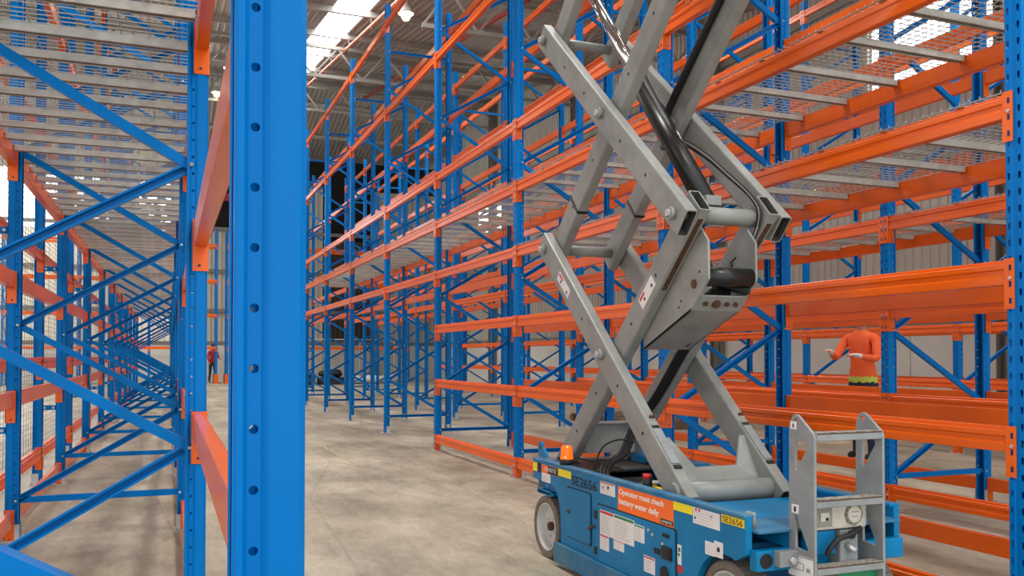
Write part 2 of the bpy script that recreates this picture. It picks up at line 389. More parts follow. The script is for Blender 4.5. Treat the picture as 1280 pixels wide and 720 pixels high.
# ------------------------------------------------------------------ pallet racking kit
BAY = 2.725; UW = 0.086; UD = 0.078; CH = 0.205; BH = 0.105
def upright_mesh(H):
    b = MB(); pitch = 0.0685; n = int((H-0.05)/pitch); z0 = 0.0; zs = [0.05+pitch*i for i in range(n+1)]
    def strip(p, q):                      # plain strip between profile points
        b.poly([(p[0], p[1], z0), (q[0], q[1], z0), (q[0], q[1], H), (p[0], p[1], H)], 'blue')
    def holed(p, q, kind):
        dx, dy = q[0]-p[0], q[1]-p[1]; Ln = math.hypot(dx, dy)
        def P(u, z): return (p[0]+dx*u/Ln, p[1]+dy*u/Ln, z)
        b.poly([P(0, z0), P(Ln, z0), P(Ln, zs[0]), P(0, zs[0])], 'blue')
        b.poly([P(0, zs[-1]), P(Ln, zs[-1]), P(Ln, H), P(0, H)], 'blue')
        for i in range(n):
            za, zb = zs[i], zs[i+1]; zc = (za+zb)/2; c = Ln/2
            if kind == 'round': ring = [(c+0.0055*math.cos(PI/8+PI/4*k), zc+0.0055*math.sin(PI/8+PI/4*k)) for k in range(8)]
            else: ring = [(c+0.0055, zc-0.006), (c+0.0065, zc+0.010), (c+0.004, zc+0.015), (c-0.004, zc+0.015), (c-0.0065, zc+0.010), (c-0.0055, zc-0.006), (c-0.0025, zc-0.015), (c+0.0025, zc-0.015)]
            if kind != 'round': ring = [ring[k] for k in (0, 1, 2, 3, 4, 5, 6, 7)]
            cor = [(Ln, za), (Ln, zb), (0, zb), (0, za)]
            k = len(b.v); b.v += [P(*r) for r in ring]+[P(*r) for r in cor]
            if kind == 'round':           # ring starts at +22.5 degrees
                sets = ((0, 1, 9, 9), (7, 0, 9, 8), (1, 2, 10, 9), (2, 3, 10, 10), (3, 4, 11, 10), (4, 5, 11, 11), (5, 6, 8, 11), (6, 7, 8, 8))
            else:
                sets = ((0, 1, 9, 8), (1, 2, 9, 9), (2, 3, 10, 9), (3, 4, 10, 10), (4, 5, 11, 10), (5, 6, 11, 11), (6, 7, 8, 11), (7, 0, 8, 8))
            for q4 in sets:
                idx = []
                for w in q4:
                    if k+w not in idx: idx.append(k+w)
                b.face(idx, 'blue')
    for s in (1, -1):
        w = UW/2
        pts = [(UD-0.002, w-0.014), (UD, w-0.012), (UD, w-0.002), (UD-0.003, w), (UD-0.009, w), (UD-0.014, w-0.008), (0.048, w-0.008), (0.040, w-0.001), (0.034, w), (0.007, w), (0.0008, w-0.0065), (0.0, w-0.008), (0.0, 0.013), (0.004, 0.010), (0.004, 0.0)]
        pts = [(x, s*yv) for x, yv in pts]
        for i in range(len(pts)-1):
            if i == 5: holed(pts[i], pts[i+1], 'round')
            elif i == 11: holed(pts[i], pts[i+1], 'slot')
            else: strip(pts[i], pts[i+1])
    me = b.mesh('upright'); bm = bmesh.new(); bm.from_mesh(me); bmesh.ops.remove_doubles(bm, verts=bm.verts[:], dist=0.0002)
    bmesh.ops.recalc_face_normals(bm, faces=bm.faces[:]); bm.to_mesh(me); bm.free()
    return applied(me, 0.0022)
UH = 6.75
ME_UP = upright_mesh(UH)
def plate_mesh():
    b = MB(); b.box(-0.045, 0.105, -0.075, 0.075, 0, 0.008, 'zinc'); b.box(0.026, 0.086, UW/2+0.001, UW/2+0.005, 0.008, 0.11, 'zinc')
    b.box(0.026, 0.086, -UW/2-0.005, -UW/2-0.001, 0.008, 0.11, 'zinc')
    for (x, y) in ((-0.028, 0.055), (-0.028, -0.055), (0.09, 0.058)): b.cyl((x, y, 0.008), (x, y, 0.024), 0.010, 'zinc', 6)
    return b.mesh('base_plate')
ME_PLATE = plate_mesh()
def brace_mesh(p, q, flip):
    """lipped channel lying in the frame's plane, bolted at both ends; flip turns the open side away"""
    b = MB(); w, d, t, l = 0.020, 0.015, 0.0025, 0.009; f = -1 if flip else 1
    prof = [(w, -d), (w, d), (w-l, d), (w-l, d-t), (w-t, d-t), (w-t, -d+t), (-w+t, -d+t), (-w+t, d-t), (-w+l, d-t), (-w+l, d), (-w, d), (-w, -d)]
    b.prism([(x, y*f) for x, y in prof], p, q, (0, 1, 0), 'blue')
    for e in (p, q):
        b.cyl((e[0], -UW/2-0.007, e[2]), (e[0], UW/2+0.007, e[2]), 0.0085, 'zinc', 6, smooth=False)
    return b.mesh('brace')
def brace_set(D):
    xa, xb = 0.062, D-0.062; res = []
    za, zb = 0.835, 0.262               # nodes on the aisle side and on the far side
    res.append(((xa, 0, zb), (xb, 0, zb), True)); k = 0
    nodes = []
    z = zb; side = 1
    while z < UH-0.5:
        nodes.append((xb if side else xa, z)); side ^= 1; z += 0.571
    for i in range(len(nodes)-1): res.append(((nodes[i][0], 0, nodes[i][1]), (nodes[i+1][0], 0, nodes[i+1][1]), i % 2 == 1))
    zt = nodes[-1][1]+0.04
    res.append(((xa, 0, zt), (xb, 0, zt), True))
    return [brace_mesh(p, q, f) for p, q, f in res]
LB = BAY-UW-0.012
def beam_mesh():
    b = MB()
    prof = [(0.000, -BH+0.003), (0.003, -BH), (0.047, -BH), (0.050, -BH+0.003), (0.050, -0.003), (0.047, 0), (0.018, 0), (0.016, -0.003), (0.016, -0.016), (0.003, -0.016), (0.000, -0.019), (0.000, -0.038), (0.008, -0.044), (0.008, -0.065), (0.000, -0.071)]
    b.prism(prof, (0, 0, 0), (0, LB, 0), (0, 0, 1), 'orange')
    return b.mesh('beam')
def connector_mesh(s):
    """L-plate at a beam end: front leg over the upright's face, side leg down its flank. s=-1 start, +1 end"""
    b = MB(); e = 0 if s < 0 else LB; sg = s
    y0, y1 = sorted((e, e+sg*0.005)); b.box(-0.004, 0.056, y0, y1, -CH, 0.004, 'orange')
    y0, y1 = sorted((e, e+sg*0.047)); b.box(-0.0045, -0.0005, y0, y1, -CH, 0.004, 'orange')
    yc = e+sg*0.029
    for z in (-0.035, -0.103, -0.172): b.box(-0.0050, -0.0040, yc-0.006, yc+0.006, z-0.012, z+0.012, 'slot')
    b.cyl((-0.004, yc, -0.078), (-0.011, yc, -0.078), 0.007, 'zinc', 8)
    b.cyl((0.030, e+sg*0.005, -CH+0.022), (0.030, e-sg*0.001, -CH+0.022), 0.006, 'slot', 8)
    return b.mesh('connector')
ME_BEAM = beam_mesh(); ME_CON = (connector_mesh(-1), connector_mesh(1))
_bs = {}
def rack(name, label, x, y0, ang, D, frames, levels, mirrored=False, single=False):
    """x: aisle face; frames: frame numbers along the run; levels(k): beam tops in the bay after frame k"""
    t = thing(name, label, 'mesh screen' if single else 'pallet rack', (x, y0, 0), (0, 0, ang))
    sx = -1 if mirrored else 1
    if D not in _bs: _bs[D] = brace_set(D)
    fr = list(frames)
    for k in fr:
        yy = k*BAY
        for (px, turn) in ((0, mirrored), (sx*D, not mirrored))[:1 if single else 2]:
            r = (0, 0, PI) if turn else None
            u = new('upright', ME_UP, t, (px, yy, 0.006), r)
            new('base_plate', ME_PLATE, u, (0, 0, -0.006))
        for me in ([] if single else _bs[D]):
            new('brace', me, t, (0, yy, 0), (0, 0, PI) if mirrored else None)
    for k in fr[:-1]:
        for z in levels(k):
            for (px, turn) in ((0, mirrored), (sx*D, not mirrored))[:1 if single else 2]:
                ya = k*BAY+(LB+UW/2+0.006 if turn else UW/2+0.006)
                bo = new('beam', ME_BEAM, t, (px, ya, z), (0, 0, PI) if turn else None)
                for me in ME_CON: new('connector', me, bo)
    return t
LOW = [0.205, 0.91, 1.60]; HIGH = [2.29, 2.93, 3.55, 5.10, 6.50]
R1X, R2X, R3X = 3.19, 5.20, 9.04; DR = 1.09; DL = 1.12
ANG = 0.0054; RY0 = 8.006
R1 = rack('pallet_rack', 'long blue and orange pallet rack lining the aisle directly behind the scissor lift', R1X, RY0, ANG, DR, range(-2, 8), lambda k: (LOW if k < 1 else [])+HIGH)
R2 = rack('pallet_rack', 'blue and orange pallet rack standing second from the aisle, behind the rack beside the lift', R2X+DR, RY0, ANG, DR, range(-2, 8), lambda k: (LOW if k < 1 else [])+HIGH, True)
R3 = rack('pallet_rack', 'blue and orange pallet rack standing nearest the right-hand cladding wall', R3X, RY0, ANG, DR, range(-1, 9), lambda k: LOW+HIGH if k < 2 else LOW[1:]+HIGH)
LY0 = 1.06
L1 = rack('pallet_rack', 'blue and orange pallet rack at the left whose big blue upright stands nearest the camera', 0.147, LY0, 0, DL, range(0, 12), lambda k: [0.20, 0.973, 1.75, 2.55, 4.2, 6.5], True)
L2 = rack('safety_screen', 'row of blue uprights and orange beams carrying wire mesh behind the left rack', -1.085, LY0, 0, DL, range(1, 12), lambda k: [0.35, 1.19, 2.19, 3.3, 4.8, 6.4], True, single=True)
# short spacers that tie the two left racks back to back
for k in range(1, 12):
    for z in (0.72, 2.02, 4.4):
        b = MB(); y = k*BAY-0.03
        b.box(-1.228, -1.122, y-0.016, y+0.016, z-0.022, z+0.022, 'blue')
        for x in (-1.21, -1.14): b.cyl((x, y-0.026, z), (x, y-0.016, z), 0.011, 'zinc', 6, smooth=False)
        new('row_spacer', b.mesh('row_spacer'), L1)
# safety mesh on the outer face of L2
b = MB(); xm = -1.205; q = 0.0016
ya, yb = LY0+BAY-0.1, LY0+11*BAY
z = 0.12
while z < 6.4: b.prism([(-q, -q), (q, -q), (q, q), (-q, q)], (xm, ya, z), (xm, yb, z), (0, 0, 1), 'fencewire', caps=False); z += 0.05
y = ya
while y < yb: b.prism([(-q, -q), (q, -q), (q, q), (-q, q)], (xm+0.004, y, 0.12), (xm+0.004, y, 6.4), (0, 1, 0), 'fencewire', caps=False); y += 0.15
mo = new('safety_mesh', b.mesh('safety_mesh'), L2, label='grey wire safety mesh', kind='stuff'); mo.matrix_parent_inverse = Matrix.Translation((1.085, -LY0, 0))

# racks across the far end
def end_rack(x, y, label, frames, lv):
    t = rack('pallet_rack', label, x, y, PI/2, 1.09, frames, lv, True)
    return t
ER = end_rack(2.42+2.725*3, 41.2, 'distant blue and orange pallet rack crossing the far end of the aisle, right part', range(0, 4), lambda k: [1.62, 3.05, 4.55, 6.1])
EL = end_rack(1.98, 41.2, 'distant blue and orange pallet rack crossing the far end behind the left racks', range(0, 4), lambda k: [1.62, 3.05, 4.55, 6.1])
for t, y in ((ER, 3*BAY), (EL, 0)):        # orange guards on the end posts
    for x in (-DR-0.03, 0.03):
        b = MB(); s_ = 1 if x > 0 else -1
        b.box(x-0.006, x+0.006, y-0.09, y+0.09, 0, 0.42, 'orange'); b.box(min(x, x-s_*0.13), max(x, x-s_*0.13), y-0.09, y-0.078, 0, 0.40, 'orange'); b.box(min(x, x-s_*0.13), max(x, x-s_*0.13), y+0.078, y+0.09, 0, 0.40, 'orange')
        new('post_guard', b.mesh('post_guard'), t, label='orange post guard')

# ------------------------------------------------------------------ wire mesh decks
DW = BAY/2-0.06
def deck_meshes(D, nb):
    g = MB(); q = 0.0019; c4 = [(-q, -q), (q, -q), (q, q), (-q, q)]
    n = int(DW/0.05)
    for i in range(n+1):
        y = i*DW/n
        g.prism(c4, (-0.004, y, 0.004), (D+0.004, y, 0.004), (0, 0, 1), 'wire', caps=False)
        g.prism(c4, (-0.004, y, 0.014), (-0.004, y, -0.004), (0, 1, 0), 'wire', caps=False)
        g.prism(c4, (D+0.004, y, 0.014), (D+0.004, y, -0.004), (0, 1, 0), 'wire', caps=False)
    m = 20 if nb == 3 else 10
    for i in range(m+1):
        x = i*D/m; g.prism(c4, (x, 0, -0.001), (x, DW, -0.001), (0, 0, 1), 'wire', caps=False)
    for x in (-0.004, D+0.004): g.prism(c4, (x, 0, 0.000), (x, DW, 0.000), (0, 0, 1), 'wire', caps=False)
    s = MB(); w = 0.0225
    # downward channel, hooked over the beam at each end
    prof = [(-w, 0), (w, 0), (w, -0.035), (w-0.010, -0.035), (w-0.010, -0.032), (w-0.003, -0.032), (w-0.003, -0.003), (-w+0.003, -0.003), (-w+0.003, -0.032), (-w+0.010, -0.032), (-w+0.010, -0.035), (-w, -0.035)]
    s.prism(prof, (0.055, 0, -0.003), (D-0.055, 0, -0.003), (0, 0, 1), 'galv')
    for x0, x1 in ((0.006, 0.06), (D-0.06, D-0.006)): s.box(x0, x1, -w, w, -0.0035, -0.0008, 'galv')
    return g.mesh('wire_grid'), s.mesh('support_bar')
_dk = {}
ORD = ['first', 'second', 'third', 'fourth', 'fifth', 'sixth', 'seventh', 'eighth', 'ninth', 'tenth', 'eleventh']
def decks(rk, D, nb, k, z, bayword, levelword, rackword, group, mirrored=False):
    if (D, nb) not in _dk: _dk[(D, nb)] = deck_meshes(D, nb)
    g, s = _dk[(D, nb)]; mw = rk.matrix_basis
    for half in (0, 1):
        y = k*BAY+0.055+half*(BAY/2-0.0)+(0.0 if half == 0 else -0.005)
        loc = mw @ Vector((-D if mirrored else 0, y, z+0.004))
        t = thing('wire_mesh_deck', '%swire mesh deck in the %s bay of %s, %s half' % (levelword, bayword, rackword, ('nearer', 'farther')[half]), 'wire deck', loc, rk.rotation_euler, group)
        new('wire_grid', g, t)
        for i in range(nb): new('support_bar', s, t, (0, DW*(i+0.5)/nb, 0))
for k in range(0, 11): decks(L1, DL, 4, k, 2.55, ORD[k], 'overhead ', 'the left rack', 'wire decks over the left rack', True)
for k in range(-2, 1):
    w = ('nearest', 'second nearest', 'third nearest')[k+2]
    for (z, lw) in ((2.29, 'lower '), (2.93, 'upper ')):
        if k < 0 or z > 2.5: decks(R1, DR, 3, k, z, w, lw, 'the lift-side rack', 'wire decks on the lift-side rack')
        if k < 0 or z < 2.5: decks(R2, DR, 3, k, z, w, lw, 'the second rack', 'wire decks on the second rack from the aisle', True)
    if k > -2: decks(R3, DR, 3, k, 2.29, w, '', 'the wall-side rack', 'wire decks on the rack by the right wall')
for k in (1, 2, 3, 4):
    decks(R1, DR, 3, k, 2.93, ('fourth nearest', 'fifth nearest', 'sixth nearest', 'seventh nearest')[k-1], 'upper ', "the lift-side rack", 'wire decks on the rack behind the lift')
# ------------------------------------------------------------------ scissor lift
lift = thing('scissor_lift', 'raised blue scissor lift with grey scissor arms parked in the aisle beside the rack', 'scissor lift', (2.10, 2.84, 0))
OX, OY = 2.10, 2.84
def sub(b, name, parent=None, label=None, kind=None):
    """link a mesh given in world coordinates as a part of the lift (or a sub-part of one of its parts)"""
    me = b.mesh(name); me.transform(Matrix.Translation((-OX, -OY, 0)))
    return new(name, me, parent or lift, None, None, label, kind)
XS, XF = 2.10, 2.88          # near and far side of the chassis
# chassis side plates with wheel arches
def arch(cy, cz, r, a0, a1, n=10): return [(cy+r*math.cos(math.radians(a0+(a1-a0)*i/n)), cz+r*math.sin(math.radians(a0+(a1-a0)*i/n))) for i in range(n+1)]
side = [(4.965, 0.572), (4.965, 0.455), (4.70, 0.450), (4.655, 0.44), (4.615, 0.41), (4.585, 0.365), (4.565, 0.30), (4.56, 0.13), (3.235, 0.13), (3.19, 0.20)]+arch(2.975, 0.185, 0.215, 15, 108, 9)+[(2.841, 0.425), (2.841, 0.572)]
b = MB()
b.plate([(XS, y, z) for y, z in side], 0.03, 0, 'lblue'); b.plate([(XF-0.03, y, z) for y, z in side], 0.03, 0, 'lblue')
# floor pan and end plates between the two sides
b.box(XS+0.03, XF-0.03, 3.26, 4.56, 0.13, 0.36, 'lblue_deck'); b.box(XS+0.03, XF-0.03, 2.95, 4.95, 0.40, 0.44, 'lblue_deck')
b.box(XS+0.03, XF-0.03, 4.93, 4.965, 0.44, 0.56, 'lblue')
sub(b, 'chassis')
for x0, x1 in ((XS-0.005, XS+0.045), (XF-0.045, XF+0.005)):
    b = MB(); b.bevbox(x0, x1, 2.845, 4.97, 0.562, 0.580, 'lblue_worn' if x0 < 2.5 else 'lblue', 0.005); sub(b, 'top_rail')
# skirt with worn paint under the near side, and its twin
for x in (XS-0.028, XF+0.002):
    b = MB(); b.plate([(x, 4.60, 0.028), (x, 4.60, 0.132), (x, 3.24, 0.132), (x, 3.24, 0.028)], 0.026, 0, 'lblue_worn'); sub(b, 'skirt', label='skirt plate with worn scuffed blue paint')
# raised doors, each framed by a dark gap
def door(y0, y1, z0, z1, name, corner=0.018):
    c = corner; n = 4; P = []
    for (cy, cz, a) in ((y0-c, z1-c, 0), (y1+c, z1-c, 90), (y1+c, z0+c, 180), (y0-c, z0+c, 270)):
        for i in range(n+1):
            t = math.radians(a+90*i/n); P.append((cy+c*math.cos(t), cz+c*math.sin(t)))
    b = MB(); b.plate([(XS-0.003, y, z) for y, z in [((y-(y0+y1)/2)*(1+0.014/abs(y0-y1)*1.2)+(y0+y1)/2, (z-(z0+z1)/2)*(1+0.014/(z1-z0))+(z0+z1)/2) for y, z in P]], 0.003, 0, 'black')
    b.plate([(XS-0.008, y, z) for y, z in P], 0.006, 0, 'lblue'); return sub(b, name)
d1 = door(4.468, 4.175, 0.195, 0.465, 'door')
d2 = door(4.092, 3.342, 0.135, 0.428, 'door')
for (y, z) in ((4.43, 0.335), (4.17, 0.29), (4.135, 0.305)):
    b = MB(); b.cyl((XS-0.008, y, z), (XS-0.018, y, z), 0.010, 'rust', 8); sub(b, 'latch', d1)
b = MB(); b.box(XS-0.011, XS-0.008, 4.088, 4.122, 0.350, 0.395, 'ink'); b.box(XS-0.012, XS-0.008, 4.092, 4.120, 0.165, 0.205, 'ink'); sub(b, 'handle_slot', d2)
for (y, z) in ((3.53, 0.375), (3.565, 0.39), (3.44, 0.35)):
    b = MB(); b.cyl((XS-0.008, y, z), (XS-0.013, y, z), 0.008, 'zinc', 8); sub(b, 'bolt', d2)
b = MB(); b.box(XS-0.0125, XS-0.008, 3.385, 3.440, 0.385, 0.402, 'ink'); b.box(XS-0.0125, XS-0.008, 3.465, 3.512, 0.296, 0.322, 'ink'); sub(b, 'vent_slot', d2)
b = MB(); b.box(XS-0.014, XS-0.008, 3.362, 3.446, 0.286, 0.345, 'blacksteel'); b.box(XS-0.0165, XS-0.014, 3.372, 3.405, 0.292, 0.338, 'ink'); sub(b, 'window_panel', d2)
b = MB(); b.cyl((XS-0.013, 3.425, 0.22), (XS-0.008, 3.425, 0.22), 0.034, 'ink', 16); sub(b, 'round_port', d2)

# lettering
def text(body, y, z, w, h, mt, name='lettering', parent=None, x=XS-0.0018, facing='side', bold=0.0):
    cu = bpy.data.curves.new('text', 'FONT'); cu.body = body; cu.extrude = 0.004; cu.offset = bold; cu.space_line = 0.95
    o = bpy.data.objects.new('tmp', cu); COL.objects.link(o); dg = bpy.context.evaluated_depsgraph_get()
    me = bpy.data.meshes.new_from_object(o.evaluated_get(dg)); bpy.data.objects.remove(o)
    xs = [v.co.x for v in me.vertices]; ys = [v.co.y for v in me.vertices]
    x0, x1, y0, y1 = min(xs), max(xs), min(ys), max(ys)
    for v in me.vertices:
        u = (v.co.x-x0)/(x1-x0)*w; q = (v.co.y-y0)/(y1-y0)*h; d = v.co.z*0.1
        if facing == 'side': v.co = Vector((x-d-OX, y-u-OY, z+q))            # reads towards the camera end
        else: v.co = Vector((y+u-OX, x-d-OY, z+q))                            # facing the open aisle end
    me.materials.clear(); me.materials.append(M[mt]); me.name = name
    return new(name, me, parent or lift)
def sticker(y0, y1, z0, z1, mt='white', name='sticker', rows=0, head=None, x=XS, label=None, parent=None, slant=0.0, blobs=()):
    b = MB(); b.box(x-0.0016, x-0.0002, y1, y0, z0, z1, mt)
    h = z1-z0
    if head: b.box(x-0.0022, x-0.0015, y1+0.004, y0-0.004, z1-h*0.13, z1-0.003, head)
    for i in range(rows):
        zz = z1-h*(0.2+0.72*(i+0.5)/rows); k = random.uniform(0.55, 0.85)
        b.box(x-0.0021, x-0.0015, y0-0.008-(y0-y1-0.016)*k, y0-0.008, zz-h*0.008, zz+h*0.008, 'inkgrey')
    for (u, q, r, bm) in blobs:
        yc = y0+(y1-y0)*u; zc = z0+h*q; b.box(x-0.0024, x-0.0015, yc-r, yc+r, zc-r, zc+r, bm)
    return sub(b, name, parent, label)
so = sticker(4.829, 4.60, 0.505, 0.553, 'ostick', 'logo_sticker', label='orange and black logo sticker')
b = MB(); b.box(XS-0.0024, XS-0.0014, 4.60, 4.735, 0.507, 0.551, 'ink'); sub(b, 'black_field', so)
text('ONSITE', 4.785, 0.519, 0.165, 0.023, 'white', parent=so, x=XS-0.0026)
sticker(4.829, 4.705, 0.452, 0.504, rows=3, blobs=((0.3, 0.45, 0.005, 'inkgrey'), (0.72, 0.45, 0.005, 'inkgrey')))
sticker(4.965, 4.90, 0.500, 0.553, 'yellow', 'tape'); sticker(4.592, 4.421, 0.514, 0.555, 'yellow', 'tape')
text('SE2656', 4.412, 0.487, 0.305, 0.052, 'ink', 'number_lettering', bold=0.012)
sticker(4.068, 3.906, 0.490, 0.554, rows=4, head='red', label='white warning sticker', blobs=((0.2, 0.5, 0.006, 'red'), (0.55, 0.6, 0.008, 'ink')))
no = sticker(3.877, 3.361, 0.432, 0.554, 'ostick', 'notice', label='orange notice with white lettering')
text('Operator must check', 3.862, 0.507, 0.425, 0.036, 'white', parent=no, x=XS-0.002, bold=0.022)
text('battery water daily', 3.862, 0.459, 0.375, 0.036, 'white', parent=no, x=XS-0.002, bold=0.022)
b = MB(); b.box(XS-0.0022, XS-0.0014, 3.364, 3.470, 0.441, 0.463, 'ink'); sub(b, 'black_field', no)
text('ONSITE', 3.462, 0.446, 0.088, 0.011, 'white', parent=no, x=XS-0.0026)
sticker(3.361, 3.209, 0.519, 0.556, 'yellow', 'tape')
sticker(3.205, 3.011, 0.488, 0.556, rows=4, head=None, label='white warning sticker', blobs=((0.25, 0.88, 0.006, 'red'), (0.12, 0.88, 0.006, 'red'), (0.08, 0.35, 0.005, 'ink'), (0.7, 0.7, 0.005, 'inkgrey')))
tg = sticker(2.999, 2.848, 0.527, 0.560, 'tag', 'number_tag', label='yellow tag with black number')
text('SE2656', 2.99, 0.5315, 0.132, 0.024, 'ink', parent=tg, x=XS-0.002)
sticker(3.115, 3.048, 0.375, 0.430, rows=4); sticker(3.05, 2.99, 0.378, 0.442, rows=3, blobs=((0.5, 0.5, 0.009, 'ink'),))
xd = XS-0.0082
sticker(4.055, 3.905, 0.285, 0.408, rows=7, head='red', x=xd, parent=d2, label='white warning sheet with red heading')
sticker(3.903, 3.700, 0.284, 0.410, rows=8, head='green', x=xd, parent=d2, label='white instruction sheet with green heading')
sticker(3.697, 3.603, 0.318, 0.398, rows=6, head='green', x=xd, parent=d2, label='white instruction sheet with green heading')
sticker(4.055, 3.958, 0.206, 0.284, rows=4, head='red', x=xd, parent=d2); sticker(3.907, 3.800, 0.236, 0.283, rows=3, head='red', x=xd, parent=d2)
sticker(3.607, 3.507, 0.192, 0.268, rows=5, head='red', x=xd, parent=d2)
sticker(3.329, 3.298, 0.285, 0.372, 'white', rows=0, blobs=((0.5, 0.75, 0.009, 'green'), (0.4, 0.5, 0.007, 'green')))
sticker(3.333, 3.288, 0.250, 0.280, 'red', 'sticker', label='small red sticker')

# wheels
def wheel(cx, cy, sgn, name='wheel'):
    r, w = 0.183, 0.115
    w0 = new(name, None, lift)                 # replaced below by the tyre itself
    bpy.data.objects.remove(w0)
    b = MB(); o = -sgn
    b.lathe([(-w, 0.135), (-w, r-0.006), (-w+0.006, r), (-0.008, r), (0, r-0.008), (0, 0.148), (-0.010, 0.142), (-0.02, 0.142)], (cx, cy, r), (o, 0, 0), 'tyre', 40)
    for i in range(20):                        # tread sipes
        t = 2*PI*i/20; c, s_ = math.cos(t), math.sin(t); T = Matrix.Translation((cx-o*w*0.5, cy, r)) @ Matrix.Rotation(t, 4, 'X')
        b.box(-w*0.42, w*0.42, -0.002, 0.002, r-0.004, r+0.0006, 'armdark', T)
    tyre = sub(b, name)
    b = MB(); b.lathe([(-0.02, 0.143), (-0.004, 0.141), (-0.004, 0.134), (-0.050, 0.118), (-0.060, 0.060), (-0.060, 0.045), (-0.045, 0.043), (-0.045, 0.0)], (cx, cy, r), (o, 0, 0), 'hub', 36)
    for i in range(5):
        t = 2*PI*i/5+0.3; yy = cy+0.085*math.cos(t); zz = r+0.085*math.sin(t); b.cyl((cx-o*0.058, yy, zz), (cx-o*0.050, yy, zz), 0.008, 'zinc', 6)
    sub(b, 'hub', tyre, label='off-white dished wheel hub')
    b = MB(); b.cyl((cx-o*0.045, cy, r), (cx-o*0.022, cy, r), 0.026, 'rust', 10); sub(b, 'axle_cap', tyre, label='rusty axle cap')
    return tyre
wheel(2.108, 4.795, 1); wheel(2.872, 4.795, -1); wheel(2.125, 3.0, 1); wheel(2.855, 3.0, -1)
# steering knuckle over the far wheels
for cx in (2.165, 2.815):
    b = MB(); b.bevbox(cx-0.055, cx+0.075, 4.70, 4.93, 0.375, 0.392, 'lblue', 0.004); b.cyl((cx+0.01, 4.81, 0.392), (cx+0.01, 4.81, 0.452), 0.055, 'lblue', 16)
    b.box(cx-0.055, cx-0.045, 4.72, 4.92, 0.37, 0.40, 'lblue'); sub(b, 'steering_knuckle')
# lifting lugs on the far corners
for x in (XS+0.03, XF-0.05):
    b = MB(); P = [(4.955, 0.585)]+[(4.925+0.030*math.cos(math.radians(a)), 0.650+0.030*math.sin(math.radians(a))) for a in range(0, 181, 20)]+[(4.80, 0.588)]
    b.plate([(x, y, z) for y, z in P], 0.014, 0, 'lblue'); b.cyl((x-0.001, 4.925, 0.645), (x+0.015, 4.925, 0.645), 0.015, 'armdark', 12); sub(b, 'lifting_lug')
b = MB(); b.box(XS-0.003, XS+0.01, 4.845, 4.89, 0.497, 0.556, 'ink'); sub(b, 'tie_slot')

# deck equipment
for bx, by in ((2.135, 4.553), (2.845, 4.64)):
    b = MB(); b.cyl((bx, by, 0.580), (bx, by, 0.612), 0.040, 'black', 16); bc = sub(b, 'beacon', label='black based flashing beacon')
    b = MB(); b.lathe([(0.0, 0.038), (0.012, 0.038), (0.016, 0.033), (0.066, 0.032), (0.076, 0.026), (0.080, 0.0)], (bx, by, 0.612), (0, 0, 1), 'amber', 20); sub(b, 'beacon_lens', bc, label='lit amber lens')
b = MB(); b.cyl((2.20, 3.76, 0.52), (2.20, 3.76, 0.545), 0.036, 'black', 16); b.cyl((2.20, 3.76, 0.545), (2.20, 3.76, 0.600), 0.024, 'black', 14); es = sub(b, 'emergency_stop')
b = MB(); b.cyl((2.20, 3.76, 0.600), (2.20, 3.76, 0.622), 0.023, 'red', 14); sub(b, 'button', es, label='red stop button')
b = MB(); b.bevbox(2.17, 2.80, 3.45, 4.62, 0.44, 0.475, 'lblue_deck', 0.006); sub(b, 'deck_cover')
b = MB(); b.bevbox(2.15, 2.83, 4.36, 4.93, 0.548, 0.560, 'blacksteel', 0.003); b.box(2.40, 2.60, 4.36, 4.93, 0.560, 0.566, 'armdark'); sub(b, 'top_plate', label='dark greasy deck plate')
b = MB(); b.bevbox(2.26, 2.46, 4.02, 4.28, 0.475, 0.53, 'blacksteel', 0.006); b.cyl((2.30, 4.02, 0.52), (2.30, 3.86, 0.51), 0.018, 'zinc', 8); b.cyl((2.36, 4.02, 0.52), (2.36, 3.84, 0.51), 0.014, 'tag', 8)
b.cyl((2.28, 3.95, 0.545), (2.44, 3.95, 0.545), 0.012, 'zinc', 8); sub(b, 'valve_block', label='hydraulic valve block with brass fittings')
b = MB(); b.bevbox(2.66, 2.84, 4.15, 4.75, 0.44, 0.60, 'lblue', 0.01); b.cyl((2.655, 4.55, 0.54), (2.665, 4.55, 0.54), 0.03, 'ink', 12); sub(b, 'tank', label='blue hydraulic tank')
def spline(P, n=8):
    P = [Vector(p) for p in P]; P = [P[0]]+P+[P[-1]]; r = []
    for i in range(1, len(P)-2):
        for j in range(n):
            t = j/n; a, b_, c, d = P[i-1], P[i], P[i+1], P[i+2]
            r.append(0.5*((2*b_)+(c-a)*t+(2*a-5*b_+4*c-d)*t*t+(3*b_-a-3*c+d)*t**3))
    r.append(P[-2]); return r
for off in (0.0, 0.022, 0.044):
    b = MB(); b.tube(spline([(2.20+off, 4.12, 0.50), (2.22+off, 4.28, 0.52), (2.30+off, 4.42, 0.58), (2.44+off, 4.48, 0.64), (2.54+off, 4.52, 0.78), (2.59+off, 4.34, 0.98), (2.60+off, 4.06, 1.26), (2.60+off, 3.85, 1.40)]), 0.013, 'black'); sub(b, 'hose', label='black hydraulic hose')
b = MB(); b.tube(spline([(2.24, 4.42, 0.562), (2.28, 4.40, 0.68), (2.36, 4.36, 0.73), (2.45, 4.32, 0.72)]), 0.005, 'black'); sub(b, 'cable')
b = MB(); b.tube(spline([(2.20, 4.34, 0.52), (2.25, 4.28, 0.54), (2.22, 4.10, 0.50), (2.26, 3.92, 0.50)]), 0.012, 'black'); sub(b, 'hose', label='black hydraulic hose')

